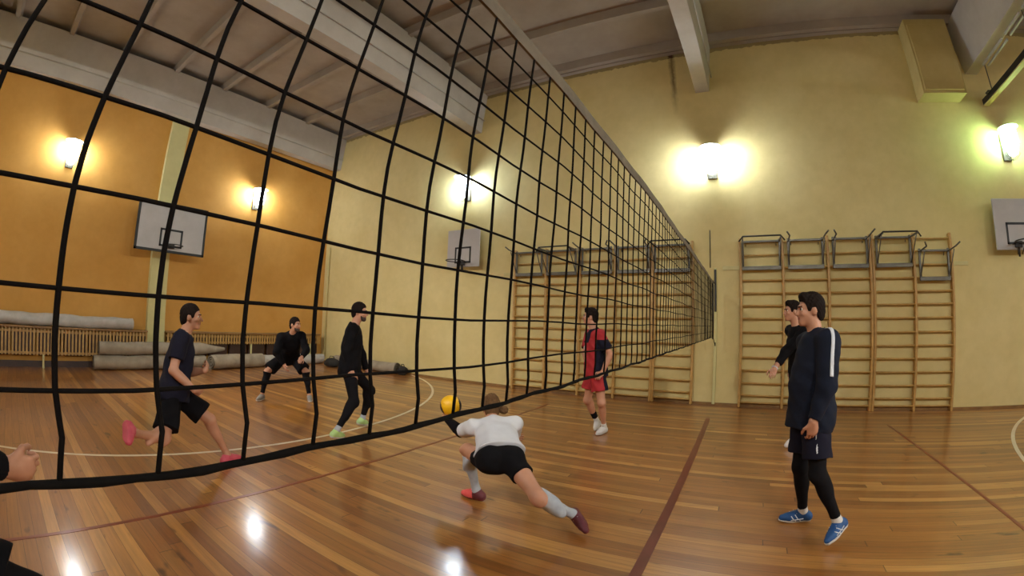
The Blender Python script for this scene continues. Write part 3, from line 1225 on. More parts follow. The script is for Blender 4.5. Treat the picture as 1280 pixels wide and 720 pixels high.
mottled('sock_white', srgb(222, 218, 214), srgb(204, 200, 196), 20, .9)
mottled('sock_grey', srgb(176, 180, 188), srgb(158, 162, 172), 20, .9)
mottled('shoe_blue', srgb(20, 78, 136), srgb(16, 64, 118), 12, .6)
mottled('shoe_white', srgb(222, 218, 216), srgb(206, 200, 198), 12, .6)
mottled('shoe_grey', srgb(150, 146, 142), srgb(120, 116, 112), 12, .6)
mottled('shoe_lime', srgb(190, 226, 130), srgb(176, 208, 150), 8, .6)
mottled('shoe_pink', srgb(206, 84, 96), srgb(188, 66, 84), 10, .6)
mottled('shoe_wine', srgb(104, 40, 48), srgb(84, 30, 40), 10, .6)
mottled('shoe_coral', srgb(240, 104, 100), srgb(226, 84, 84), 8, .6)
mottled('sole_white', srgb(214, 210, 204), srgb(196, 192, 186), 10, .6)
mottled('sole_wine', srgb(126, 54, 46), srgb(108, 44, 38), 10, .7)

POSES = {}
POSES['runner'] = dict(pel=(-4.446,1.434,0.769), neck=(-4.495,1.541,1.3), head=(-4.477,1.608,1.479), elR=(-4.247,1.366,1.006), wrR=(-4.15,1.541,0.835), haR=(-4.224,1.693,0.774), knR=(-4.167,1.238,0.416), anR=(-3.937,0.91,0.553), toeR=(-3.732,0.817,0.504), elL=(-4.572,1.633,0.936), wrL=(-4.328,1.71,0.988), haL=(-4.463,1.823,1.023), knL=(-4.384,1.777,0.491), anL=(-4.39,1.955,0.105), toeL=(-4.449,2.162,0.028), hipR=(-4.36,1.395,0.769), shR=(-4.32,1.461,1.292), hipL=(-4.531,1.472,0.769), shL=(-4.664,1.604,1.231), look=(0.45,0.9,0), fwd=(0.407,0.914,0))
POSES['croucher'] = dict(pel=(-7.326,4.528,0.762), neck=(-7.035,4.394,1.197), head=(-6.923,4.396,1.371), elR=(-7.012,4.081,0.888), wrR=(-6.911,4.192,0.673), haR=(-6.791,4.177,0.539), knR=(-7.319,4.08,0.52), anR=(-7.352,3.991,0.102), toeR=(-7.234,3.806,0.031), elL=(-6.826,4.592,0.931), wrL=(-6.687,4.402,0.82), haL=(-6.573,4.28,0.752), knL=(-6.95,4.674,0.523), anL=(-6.857,4.691,0.102), toeL=(-6.666,4.585,0.029), hipR=(-7.346,4.436,0.762), shR=(-7.109,4.224,1.145), hipL=(-7.307,4.619,0.762), shL=(-7.003,4.584,1.185), look=(0.85,0.3,0), fwd=(0.978,-0.208,0))
POSES['standing'] = dict(pel=(-4.644,3.819,0.883), neck=(-4.672,3.89,1.433), head=(-4.623,3.944,1.628), elR=(-4.545,3.684,1.108), wrR=(-4.479,3.712,0.85), haR=(-4.486,3.722,0.666), knR=(-4.392,3.695,0.483), anR=(-4.42,3.434,0.138), toeR=(-4.486,3.623,0.022), elL=(-4.712,4.078,1.074), wrL=(-4.631,4.119,0.82), haL=(-4.687,4.254,0.708), knL=(-4.607,4.167,0.56), anL=(-4.726,4.133,0.14), toeL=(-4.812,4.317,0.025), hipR=(-4.571,3.758,0.883), shR=(-4.522,3.762,1.416), hipL=(-4.717,3.881,0.883), shL=(-4.818,4.007,1.369), look=(0.75,0.6,-0.05), fwd=(0.643,0.766,0))
POSES['redplayer'] = dict(pel=(-1.992,5.926,0.915), neck=(-2.019,5.927,1.467), head=(-2.079,5.914,1.667), elR=(-2.146,5.899,1.161), wrR=(-2.072,5.913,0.908), haR=(-1.978,5.792,0.81), knR=(-2.111,5.98,0.478), anR=(-2.038,6.222,0.131), toeR=(-1.999,6.015,0.032), elL=(-1.741,5.807,1.162), wrL=(-1.829,5.759,0.917), haL=(-1.88,5.604,0.837), knL=(-1.85,5.832,0.484), anL=(-1.861,6.025,0.103), toeL=(-1.913,5.809,0.028), hipR=(-2.053,5.998,0.915), shR=(-2.14,6.073,1.421), hipL=(-1.931,5.853,0.915), shL=(-1.895,5.78,1.433), look=(-1,-0.25,0), fwd=(-0.766,-0.643,0))
POSES['diver'] = dict(pel=(-1.673,2.83,0.498), neck=(-1.969,3.192,0.69), head=(-2.072,3.308,0.792), elR=(-1.938,3.467,0.518), wrR=(-2.008,3.691,0.452), haR=(-2.052,3.849,0.417), knR=(-1.272,2.682,0.345), anR=(-1.127,2.983,0.133), toeR=(-0.96,2.887,0.041), elL=(-2.319,3.194,0.558), wrL=(-2.539,3.26,0.641), haL=(-2.629,3.4,0.66), knL=(-2.102,2.988,0.479), anL=(-2.052,3.068,0.1), toeL=(-2.249,3.094,0.026), hipR=(-1.59,2.874,0.498), shR=(-1.808,3.273,0.688), hipL=(-1.756,2.786,0.498), shL=(-2.087,3.058,0.664), look=(-0.7,0.7,0.05), fwd=(-0.469,0.883,0))
POSES['navy'] = dict(pel=(0.532,3.521,0.953), neck=(0.574,3.569,1.499), head=(0.52,3.567,1.686), elR=(0.533,3.712,1.136), wrR=(0.549,3.837,0.908), haR=(0.57,3.906,0.743), knR=(0.504,3.581,0.508), anR=(0.586,3.703,0.106), toeR=(0.373,3.68,0.03), elL=(0.603,3.277,1.18), wrL=(0.517,3.244,0.93), haL=(0.523,3.278,0.754), knL=(0.602,3.345,0.533), anL=(0.805,3.394,0.166), toeL=(0.705,3.241,0.033), hipR=(0.508,3.611,0.953), shR=(0.521,3.747,1.448), hipL=(0.556,3.431,0.953), shL=(0.621,3.383,1.472), look=(-1,-0.12,-0.02), fwd=(-0.966,-0.259,0))
POSES['behind'] = dict(pel=(0.776,6.074,0.981), neck=(0.71,6.015,1.551), head=(0.644,5.992,1.756), elR=(0.805,6.224,1.245), wrR=(0.689,6.149,1.013), haR=(0.629,6.129,0.838), knR=(0.857,6.169,0.535), anR=(0.962,6.206,0.103), toeR=(0.813,6.037,0.036), elL=(0.552,5.838,1.267), wrL=(0.407,5.733,1.064), haL=(0.361,5.579,0.972), knL=(0.771,6.025,0.533), anL=(0.756,6.188,0.125), toeL=(0.611,6.026,0.039), hipR=(0.743,6.165,0.981), shR=(0.647,6.202,1.521), hipL=(0.81,5.983,0.981), shL=(0.783,5.836,1.499), look=(-1,-0.2,0), fwd=(-0.94,-0.342,0))
POSES['edge'] = dict(pel=(-1.78,-0.52,0.95), neck=(-1.66,-0.32,1.55), head=(-1.6,-0.215,1.76), hipR=(-1.69,-0.5,0.92), hipL=(-1.87,-0.54,0.92), shR=(-1.47,-0.37,1.52), shL=(-1.85,-0.27,1.52), elR=(-1.47,-0.28,1.19), wrR=(-1.63,-0.06,1.075), haR=(-1.7,0.115,1.03), elL=(-1.9,-0.42,1.16), wrL=(-1.88,-0.2,1.08), haL=(-1.84,-0.04,1.03), knR=(-1.62,-0.06,0.66), anR=(-1.6,-0.1,0.1), toeR=(-1.62,0.13,0.03), knL=(-1.93,-0.55,0.49), anL=(-1.95,-0.92,0.17), toeL=(-1.95,-0.76,0.03), look=(0,1,0), fwd=(0,1,0))


class Figure:
    def __init__(s, pose, H, vox, hair='hair_dark', curl=.35, hand_n=None, thumb=None):
        s.J = {k: np.array(v, float) for k, v in POSES[pose].items()}
        s.S = H / 1.8
        s.H, s.vox, s.curl = H, vox, curl
        J = s.J
        s.P, s.N = J['pel'], J['neck']
        s.sp = nrm(s.N - s.P)
        s.rt = nrm(J['shR'] - J['shL'])
        s.rt = nrm(s.rt - s.sp * (s.rt @ s.sp))
        s.fw = np.cross(s.sp * -1, s.rt) * -1
        s.fw = nrm(np.cross(s.sp, s.rt))
        if s.fw @ J['fwd'] < 0:
            s.fw = -s.fw
        s.hrt = nrm(J['hipR'] - J['hipL'])
        # head frame
        look = nrm(J['look'])
        up = nrm(UPV - look * (look @ UPV) * 1.0)
        hd = nrm(J['head'] - s.N)
        s.hf, s.hu = look, up
        s.hr = np.cross(look, up)
        s.hc = J['head'] + up * .012 * s.S
        s.hair = hair
        s.thumb = thumb or {}
        s.hand_n = hand_n or {}
        s.base = A(s.P[0], s.P[1], 0)

    def torso(s, e=0.0, belly=0.0, k=.05):
        S, P, N, sp, rt, fw, J = s.S, s.P, s.N, s.sp, s.rt, s.fw, s.J
        ax = np.stack([rt, fw, sp])
        hfw = nrm(np.cross(sp, s.hrt))
        if hfw @ fw < 0:
            hfw = -hfw
        axp = np.stack([s.hrt, hfw, sp])
        L = []
        L.append(Ell(P + sp * .03 * S, axp, np.array([.158, .112, .12]) * S + e, k))
        for q in ('R', 'L'):
            h = J['hip' + q]
            L.append(Ell(h - hfw * .042 * S - sp * .01 * S, axp, np.array([.085, .088, .10]) * S + e, k))
        L.append(Ell(P + sp * .19 * S + fw * (.005 + belly * .5), ax, np.array([.138, .098 + belly, .18]) * S + e, k))
        L.append(Ell(P + sp * .37 * S + fw * .012, ax, np.array([.162, .112, .17]) * S + e, k))
        L.append(Limb(J['shR'], N - sp * .05 * S, [.058 * S + e, .075 * S + e], .05))
        L.append(Limb(J['shL'], N - sp * .05 * S, [.058 * S + e, .075 * S + e], .05))
        return L

    def body(s, skinmat='skin', eyes=True):
        S, J = s.S, s.J
        L = s.torso()
        hc, hf, hu, hr = s.hc, s.hf, s.hu, s.hr
        L.append(Limb(s.N - s.sp * .05 * S, hc - hu * .05 * S - hf * .012 * S, [.066 * S, .057 * S, .058 * S], .035))
        hx = np.stack([hr, hf, hu])
        L.append(Ell(hc + hu * .03 * S - hf * .012 * S, hx, np.array([.074, .094, .090]) * S, .02))
        L.append(Ell(hc + hf * .03 * S - hu * .045 * S, hx, np.array([.058, .066, .072]) * S, .03))
        L.append(Limb(hc + hf * .070 * S - hu * .098 * S + hr * .016 * S, hc + hf * .070 * S - hu * .098 * S - hr * .016 * S, [.020 * S, .020 * S], .025))
        L.append(Limb(hc + hf * .083 * S + hu * .024 * S + hr * .034 * S, hc + hf * .083 * S + hu * .024 * S - hr * .034 * S, [.011 * S, .012 * S, .011 * S], .014))
        L.append(Limb(hc + hf * .088 * S + hu * .014 * S, hc + hf * .110 * S - hu * .030 * S, [.008 * S, .010 * S, .0135 * S], .012))
        for sg in (-1, 1):
            L.append(Ell(hc + hr * sg * .076 * S - hf * .012 * S - hu * .012 * S, np.stack([nrm(hr + hf * sg * .3), hf, nrm(hu - hf * .15)]), np.array([.010, .019, .031]) * S, .010))
            so = Ell(hc + hf * .094 * S + hr * sg * .031 * S + hu * .006 * S, hx, np.array([.018, .013, .012]) * S, .012)
            so.sub = True
            L.append(so)
            L.append(Ell(hc + hf * .066 * S + hr * sg * .042 * S - hu * .025 * S, hx, np.array([.02, .02, .018]) * S, .02))
        for z in (-.056, -.066):
            L.append(Limb(hc + hf * .088 * S + hu * z * S + hr * .016 * S, hc + hf * .088 * S + hu * z * S - hr * .016 * S, [.0055 * S, .009 * S, .0055 * S], .007))
        for q in ('R', 'L'):
            L += s.arm(q)
            L += s.leg(q)
        lo, hi = bounds(L)
        V, F = surface(lambda p: field(L, p), lo, hi, s.vox)
        C_ = V[F].mean(1)
        q = (C_ - hc) / S
        xr, xf, xu = q @ hr, q @ hf, q @ hu
        mi = np.zeros(len(F), int)
        mi[(np.abs(xr) < .024) & (xf > .08) & (xu < -.050) & (xu > -.072)] = 1
        o = np_mesh('person', V, F, [MATS[skinmat], MATS['lips']], mi, None, s.base)
        o.location = s.base
        s.o = o
        if eyes:
            for sg in (-1, 1):
                c = hc + hf * .0745 * S + hr * sg * .031 * S + hu * .006 * S
                nn = 18
                vs_, fs, mm = [], [], []
                for j in range(nn // 2 + 1):
                    v = math.pi * j / (nn // 2)
                    for i in range(nn):
                        u = 2 * math.pi * i / nn
                        d = hf * math.cos(v) + (hr * math.cos(u) + hu * math.sin(u)) * math.sin(v)
                        vs_.append(Vector(c + d * .0122 * S - s.base))
                for j in range(nn // 2):
                    for i in range(nn):
                        l = (i + 1) % nn
                        fs.append((j * nn + i, j * nn + l, (j + 1) * nn + l, (j + 1) * nn + i))
                        mm.append(1 if j < 3 else 0)
                mesh_obj('eye', vs_, fs, None, o, True, [MATS['eye_white'], MATS['eye_dark']], mm)
            # eyebrows
            for sg in (-1, 1):
                Lb = [Limb(hc + hf * .095 * S + hr * sg * .016 * S + hu * .024 * S, hc + hf * .080 * S + hr * sg * .050 * S + hu * .026 * S, [.006 * S, .0055 * S, .004 * S], .004)]
                V, F = surface(lambda p: field(Lb, p), *bounds(Lb, .02), .0025)
                np_mesh('eyebrow', V, F, [MATS[s.hair]], None, o, s.base)
        return o

    def arm(s, q):
        S, J = s.S, s.J
        a, e, w, h = J['sh' + q], J['el' + q], J['wr' + q], J['ha' + q]
        L = [Limb(a, e, [.058 * S, .055 * S, .049 * S, .043 * S, .041 * S], .03),
             Limb(e, w, [.041 * S, .046 * S, .042 * S, .033 * S, .027 * S], .02)]
        d = nrm(h - w)
        th = s.thumb.get(q)
        th = np.array(th, float) if th is not None else s.fw * 1.0
        t = nrm(th - d * (th @ d))
        n = nrm(np.cross(d, t))
        inner = s.hand_n.get(q)
        inner = np.array(inner, float) if inner is not None else (s.P + s.sp * .2 - w)
        if n @ inner < 0:
            n = -n
        L.append(Limb(w, w + d * .03 * S, [.027 * S, .026 * S], .02))
        pc = w + d * .052 * S
        L.append(Ell(pc, np.stack([d, t, n]), np.array([.055, .043, .018]) * S, .018))
        cu = s.curl if not isinstance(s.curl, dict) else s.curl[q]
        fr = .0088 * S
        for i, (o, ln) in enumerate(((.031, .072), (.0105, .080), (-.0105, .075), (-.030, .058))):
            b0 = w + d * (.088 - .004 * abs(i - 1)) * S + t * o * S
            dirn = nrm(d + t * o * 1.2)
            ang = cu * .6 + .05 * i
            p = b0
            L.append(Limb(w + d * .05 * S + t * o * .8 * S, b0, [fr * 1.1, fr * 1.15], .006))
            for f, kk in ((.46, 1.0), (.31, 1.0), (.23, .9)):
                v = dirn * math.cos(ang) + n * math.sin(ang)
                p2 = p + v * ln * f * S
                L.append(Limb(p, p2, [fr * kk, fr * kk * .93], .004))
                p = p2
                ang += cu + .12
        tb = w + d * .028 * S + t * .028 * S
        tv = nrm(d * .62 + t * .75 + n * .25)
        p1 = tb + tv * .040 * S
        v2 = nrm(d * .9 + t * (.45 - .5 * min(cu, 1)) + n * (.2 + .5 * cu))
        p2 = p1 + v2 * .032 * S
        v3 = nrm(d * .9 + t * (.2 - .6 * min(cu, 1)) + n * (.3 + .6 * cu))
        L += [Limb(tb, p1, [.014 * S, .0115 * S], .010), Limb(p1, p2, [.0108 * S, .0100 * S], .004), Limb(p2, p2 + v3 * .024 * S, [.0100 * S, .0085 * S], .004)]
        return L

    def leg(s, q):
        S, J = s.S, s.J
        h, k, a, t = J['hip' + q], J['kn' + q], J['an' + q], J['toe' + q]
        sh = nrm(k - a)
        th = nrm(h - k)
        back = nrm(-(th + 0) + th * (th @ sh) + 1e-6)
        bk = nrm(a - k + (h - k))           # towards the hollow of the knee
        if np.linalg.norm(a - k + (h - k)) < .05:
            bk = -s.fw
        L = [Limb(h, k, [.088 * S, .084 * S, .074 * S, .061 * S, .054 * S], .04),
             Limb(k, a, [.053 * S, .050 * S, .048 * S, .040 * S, .034 * S, .034 * S], .025),
             Ell(k + (a - k) * .28 + bk * .018 * S, np.stack([sh, bk, np.cross(sh, bk)]), np.array([.12, .042, .046]) * S, .03),
             Ell(k - bk * .015 * S, np.stack([sh, bk, np.cross(sh, bk)]), np.array([.05, .042, .044]) * S, .03)]
        f, u, sd = s.foot(q)
        L.append(Limb(a - u * .035 * S - f * .02 * S, a + f * .12 * S - u * .06 * S, [.032 * S, .03 * S, .022 * S], .02))
        return L

    def foot(s, q):
        k, a, t = s.J['kn' + q], s.J['an' + q], s.J['toe' + q]
        base = nrm(t - a)
        sh = nrm(k - a)
        u0 = nrm(sh - base * (sh @ base))
        c, si = math.cos(.31), math.sin(.31)
        f = c * base + si * u0
        u = -si * base + c * u0
        return f, u, np.cross(f, u)

    # ---- clothes
    def shirt(s, name, mat, hem=-.06, sleeve=.62, e=.014, belly=0, flare=0.02, loose=.018, paint=None, mats=None, seed=1, collar=.082, hemr=(.168, .128)):
        S, J = s.S, s.J
        L = s.torso(e, belly)
        ax = np.stack([s.hrt if False else s.rt, s.fw, s.sp])
        L.append(Limb(s.P + s.sp * (hem - .03) * S, s.P + s.sp * .30 * S, [(.12 + flare) * S, .12 * S], .08, flat=(s.rt, .72)))
        L.append(Limb(s.N - s.sp * .05 * S, s.N + s.sp * .022 * S, [.085 * S, .068 * S], .03))
        fore = []
        for q in ('R', 'L'):
            a, el, w = J['sh' + q], J['el' + q], J['wr' + q]
            if sleeve <= 1:
                L.append(Limb(a, el, [.058 * S + loose, .056 * S + loose, .052 * S + loose * 1.1], .035, cut=(None, sleeve)))
            else:
                L.append(Limb(a, el, [.058 * S + loose, .055 * S + loose * .9, .046 * S + loose * .8], .035))
                L.append(Limb(el, w, [.044 * S + loose * .8, .046 * S + loose * .6, .038 * S + loose * .5, .030 * S + loose * .4], .02, cut=(None, sleeve - 1)))
        cuts = [(s.P + s.sp * hem * S, -s.sp)]
        # the hem only cuts the trunk, not a hanging arm: shift arms out of the cut
        arms = [p for p in L if isinstance(p, Limb) and p.cut is not None]
        trunk = [p for p in L if p not in arms]
        s._trunk, s._arms, s._cuts = trunk, arms + [p for p in L if isinstance(p, Limb) and p.cut is None and sleeve > 1 and any(np.allclose(p.a, J['sh' + q]) and np.allclose(p.b, J['el' + q]) for q in 'RL')], cuts
        trunk = [p for p in trunk if p not in s._arms]
        nk = (s.N + s.sp * .055 * S + s.hf * .01, collar * S * .72)

        def fn(p):
            d1 = field(trunk, p, cuts)
            d2 = field(s._arms, p)
            k = .03
            h = np.clip(.5 + .5 * (d1 - d2) / k, 0, 1)
            return d1 * (1 - h) + d2 * h - k * h * (1 - h)
        s.shirt_fn = fn
        allp = trunk + s._arms
        lo, hi = bounds(allp)
        ph = np.random.RandomState(seed).rand(6) * 6

        def fold(p):
            d = fn(p) + .0045 * (np.sin(p[:, 0] * 23 + p[:, 2] * 17 + ph[0]) * np.sin(p[:, 1] * 21 - p[:, 2] * 29 + ph[1]) + .6 * np.sin(p[:, 2] * 41 + 11 * p[:, 0] + ph[2]) * np.sin(p[:, 1] * 31 + p[:, 0] * 37 + ph[3]))
            return np.maximum(d, nk[1] - np.linalg.norm(p - nk[0], axis=1))
        s.shirt_fold = fold
        V, F = surface(fold, lo, hi, s.vox)
        mi = paint(V[F].mean(1)) if paint else None
        s.shirt_o = np_mesh(name, V, F, mats or [MATS[mat]], mi, s.o, s.base)
        return s.shirt_o

    def patch(s, name, mat, region, parent, lo, hi, off=.004, fn=None, vox=.005):
        """a thin applied piece lying on the shirt inside a region"""
        fn = fn or s.shirt_fold
        V, F = surface(lambda p: np.maximum(fn(p) - off, region(p)), lo, hi, vox)
        if len(F):
            return np_mesh(name, V, F, [MATS[mat]], None, parent, s.base)

    def shorts(s, mat, length=.62, e=.016, flare=.03, waist=.10, paint=None, mats=None, seed=2, name='shorts'):
        S, J = s.S, s.J
        L = s.torso(e * .8)[:3]
        for q in ('R', 'L'):
            L.append(Limb(J['hip' + q], J['kn' + q], [.088 * S + e, .084 * S + e, (.078 + flare * .5) * S + e, (.07 + flare) * S + e, (.07 + flare) * S + e], .04, cut=(None, length)))
        return garment(name, L, mats or [MATS[mat]], s.o, s.base, s.vox, [(s.P + s.sp * waist * S, s.sp)], paint, .004, seed)

    def leggings(s, mat, upper=True, lo_t=.93, start=0.0):
        S, J = s.S, s.J
        e = .007
        for q in ('R', 'L'):
            h, k, a = J['hip' + q], J['kn' + q], J['an' + q]
            L = s.leg(q)[:4]
            for p in L:
                if isinstance(p, Limb):
                    p.rad = [r + e for r in p.rad]
                else:
                    p.r = p.r + e
                p.R += e
            L[1].cut = None
            sh = nrm(a - k)
            cuts = [(k + (a - k) * lo_t, sh)]
            if not upper:
                cuts.append((k + (a - k) * start, -sh))
            garment('legging', L, [MATS[mat]], s.o, s.base, s.vox, cuts, None, .0015, 3)

    def socks(s, mat, top=.72, qs='RL', e=.005):
        S, J = s.S, s.J
        for q in qs:
            k, a = J['kn' + q], J['an' + q]
            L = s.leg(q)[1:3]
            for p in L:
                if isinstance(p, Limb):
                    p.rad = [r + e for r in p.rad]
                else:
                    p.r = p.r + e
                p.R += e
            L.append(Limb(a, a - s.foot(q)[1] * .03, [.038 * S, .038 * S], .02))
            sh = nrm(a - k)
            garment('sock', L, [MATS[mat]], s.o, s.base, s.vox, [(k + (a - k) * top, -sh)], None, .001, 4)

    def shoes(s, mat, sole='sole_white', accent=None, heel=None, other=None):
        S, J = s.S, s.J
        for q in ('R', 'L'):
            a = J['an' + q]
            f, u, sd = s.foot(q)
            b = a - u * .094 * S                   # on the ground under the ankle
            h0, t0 = b - f * .048 * S + u * .04 * S, b + f * .165 * S + u * .032 * S
            up = [Limb(h0, t0, [.040 * S, .040 * S, .042 * S, .045 * S, .040 * S, .026 * S], .03, flat=(u, .95)),
                  Limb(a - u * .012 * S - f * .006 * S, b + f * .045 * S + u * .05 * S, [.042 * S, .042 * S, .040 * S], .03),
                  Limb(a - u * .03 * S - f * .012, h0, [.040 * S, .038 * S], .02)]
            lo, hi = bounds(up)
            base_c = b + u * .020 * S

            def fu(p):
                d = field(up, p, [(base_c, -u), (a + u * .012 * S, u)])
                # collar opening
                return np.maximum(d, .030 * S - np.linalg.norm((p - a) - ((p - a) @ u)[:, None] * u, axis=1) if False else d)
            V, F = surface(fu, lo, hi, min(s.vox, .006))
            m_ = (other or {}).get(q, mat)
            mi = (((V[F].mean(1) - a) @ f) < .025 * S).astype(int) if heel else None
            o = np_mesh('shoe', V, F, [MATS[m_], MATS[heel or m_]], mi, s.o, s.base)
            so = [Limb(h0, t0, [.043 * S, .042 * S, .043 * S, .048 * S, .043 * S, .030 * S], .02, flat=(u, .8))]

            def fs(p):
                d = field(so, p)
                return np.maximum(d, np.maximum((p - base_c - u * .004 * S) @ u, (b - p) @ u))
            lo, hi = bounds(so)
            V, F = surface(fs, lo, hi, .005)
            np_mesh('sole', V, F, [MATS[sole]], None, o, s.base)
            # laces across the instep
            bl = MB()
            for i in range(4):
                c = b + f * (.055 + .022 * i) * S + u * (.092 - .010 * i) * S
                bl.tube([Vector(c + sd * x * S - u * (x * 14) ** 2 * .05 * S - s.base) for x in (-.026, -.013, 0, .013, .026)], .003, 5)
            bl.build('laces', MATS['sole_white'], o)
            if accent:
                for side in (-1, 1):
                    for segs in accent:
                        bb = MB()
                        pts = []
                        for (x, z) in segs:
                            c = b + f * x * S + u * z * S
                            # march outwards on to the upper's skin
                            ts = np.linspace(.0, .07, 120)
                            pp = c + side * sd * ts[:, None] * S
                            dd = fu(pp)
                            i = int(np.argmax(dd > .0012)) if (dd > .0012).any() else 60
                            pts.append(Vector(pp[i] - s.base))
                        bb.tube(pts, .0042, 6)
                        bb.build('stripe', MATS['tape_white'], o)

    def hair_cap(s, thick=.012, low=0.0, bun=None, rough=.003, tuft=0.0):
        """short hair: fuller on top, tapering round the ears to the nape"""
        S, hc, hf, hu, hr = s.S, s.hc, s.hf, s.hu, s.hr
        hx = np.stack([hr, hf, hu])
        c = hc + hu * .03 * S - hf * .012 * S
        L = [Ell(c + hu * .004 * S, hx, np.array([.074 + .45 * thick, .094 + .7 * thick, .090 + thick]) * S, .02),
             Ell(hc - hf * .052 * S - hu * .035 * S, hx, np.array([.057 + .3 * thick, .050 + .5 * thick, .062]) * S, .03)]
        if tuft:
            L.append(Limb(hc + hf * .055 * S + hu * .105 * S + hr * .035 * S, hc + hf * .06 * S + hu * .106 * S - hr * .035 * S, [.018 * S + tuft, .020 * S + tuft], .03))
        lo, hi = bounds(L + ([Ell(hc + A(*bun[:3]), np.eye(3), (bun[3],) * 3)] if bun else []))
        LB = [Ell(hc + A(*bun[:3]), np.eye(3), (bun[3], bun[3], bun[3] * .9), .02)] if bun else []
        fx = [-.14, -.06, -.036, -.026, .004, .016, .034, .046, .060, .085, .12]
        ly = [-.088 - low, -.080 - low, -.050, .016, .016, -.012, -.010, .034, .056, .068, .074]

        def fn(p):
            q = (p - hc) / S
            d = field(L, p) + rough * np.sin(p[:, 0] * 190 + p[:, 2] * 60) * np.sin(p[:, 1] * 170 + p[:, 2] * 110)
            d = np.maximum(d, (np.interp(q @ hf, fx, ly) - q @ hu) * S * .8)
            if bun:
                d = np.minimum(d, field(LB, p) + rough * np.sin(p[:, 0] * 150) * np.sin(p[:, 2] * 170 + p[:, 1] * 90))
            return d
        V, F = surface(fn, lo, hi, .004)
        return np_mesh('hair', V, F, [MATS[s.hair]], None, s.o, s.base)

    def beard(s):
        S, hc, hf, hu, hr = s.S, s.hc, s.hf, s.hu, s.hr
        hx = np.stack([hr, hf, hu])
        L = [Ell(hc + hf * .03 * S - hu * .045 * S, hx, np.array([.0605, .0685, .0745]) * S, .03),
             Limb(hc + hf * .070 * S - hu * .098 * S + hr * .016 * S, hc + hf * .070 * S - hu * .098 * S - hr * .016 * S, [.0235 * S, .0235 * S], .025)]

        def fn(p):
            q = (p - hc) / S
            d = field(L, p)
            d = np.maximum(d, (q @ hu + .062 - .62 * np.maximum(0, .062 - q @ hf)) * S)
            d = np.maximum(d, (.0 - q @ hf) * S)
            mouth = np.sqrt((q @ hr / .022) ** 2 + ((q @ hu + .061) / .009) ** 2) - 1
            return np.maximum(d, -mouth * .008)
        V, F = surface(fn, *bounds(L), .005)
        np_mesh('beard', V, F, [MATS['beard']], None, s.o, s.base)


def in_bone(p, a, b):
    ba = b - a
    return ((p - a) @ ba) / (ba @ ba)


# -- runner in navy tee, left of the net
g = Figure('runner', 1.80, .0075, curl=.75, thumb={'R': (.3, .3, .9), 'L': (.2, .2, 1)})
tag(g.body(), 'person in dark navy tee and black shorts running with one leg kicked back', 'person')
g.hair_cap(.010)
g.shirt('shirt', 'cloth_deep_navy', hem=-.07, sleeve=.66, loose=.020, flare=.035)
g.shorts('cloth_black', length=.80, flare=.035)
g.socks('skin_sock', top=.86)
g.shoes('shoe_pink', 'shoe_pink')

# -- crouching player, far left
g = Figure('croucher', 1.80, .009, curl=.4)
tag(g.body(), 'person in black long-sleeved top crouching wide-legged in front of the pale rolls', 'person')
g.hair_cap(.018, low=.01)
g.beard()
g.shirt('long_sleeve_top', 'cloth_black', hem=-.08, sleeve=1.93, loose=.022, e=.02)
g.shorts('cloth_black', length=.86, flare=.035)
g.leggings('cloth_leggings', upper=False, lo_t=.92, start=.02)
g.shoes('shoe_grey', 'sole_white')

# -- bearded player in long black sleeves
g = Figure('standing', 1.84, .0085, curl=.35)
tag(g.body(), 'person with dark beard in black long sleeves and leggings, lime shoes', 'person')
g.hair_cap(.012)
g.beard()
g.shirt('long_sleeve_top', 'cloth_black', hem=-.10, sleeve=1.90, loose=.012, e=.012)
g.shorts('cloth_leggings', length=.30, e=.010, flare=.0)
g.leggings('cloth_leggings', lo_t=.86)
g.socks('sock_grey', top=.82)
g.shoes('shoe_lime', 'sole_white')

# -- player in red and black
g = Figure('redplayer', 1.82, .0075, curl=.6)
tag(g.body(), 'person in red and black jersey and red shorts standing behind the net', 'person')
g.hair_cap(.014, tuft=.004)


def red_paint(c, g=g):
    q = (c - g.P) / g.S
    x, f, u = q @ g.rt, q @ g.fw, q @ g.sp
    m = np.zeros(len(c), int)                    # red
    m[(np.arctan2(-x, f) > 1.22) & (u < .44)] = 1               # dark flank on his left
    m[(u > .40) & (np.abs(x) < .085)] = 1                # dark yoke
    m[(u < .40) & (x > .12)] = 1
    t = in_bone(c, g.J['shL'], g.J['elL'])
    return m


g.shirt('jersey', None, hem=-.07, sleeve=.72, loose=.022, flare=.03, paint=red_paint, mats=[MATS['cloth_red'], MATS['cloth_deep_navy']])
g.patch('number_badge', 'tape_white', lambda p: np.maximum(np.abs((p - g.P) @ g.rt - .02) - .022, np.maximum(np.abs((p - g.P) @ g.sp - .33) - .030, -((p - g.P) @ g.fw))), g.shirt_o, g.P - .6, g.P + .6)
g.shorts(None, length=.62, flare=.04, paint=lambda c, g=g: (np.arctan2(-((c - g.P) @ g.hrt), (c - g.P) @ g.fw) > 1.75).astype(int), mats=[MATS['cloth_red'], MATS['cloth_deep_navy']])
g.leggings('cloth_black', upper=False, lo_t=.86, start=.60) if False else None
g.socks('sock_white', top=.84)
Lc = [Limb(g.J['knR'] + (g.J['anR'] - g.J['knR']) * .5, g.J['anR'], [.05, .046, .041], .01, cut=(.12, .62))]
garment('calf_sleeve', Lc, [MATS['cloth_black']], g.o, g.base, .007, (), None, .001, 5)
g.shoes('shoe_white', 'sole_white')

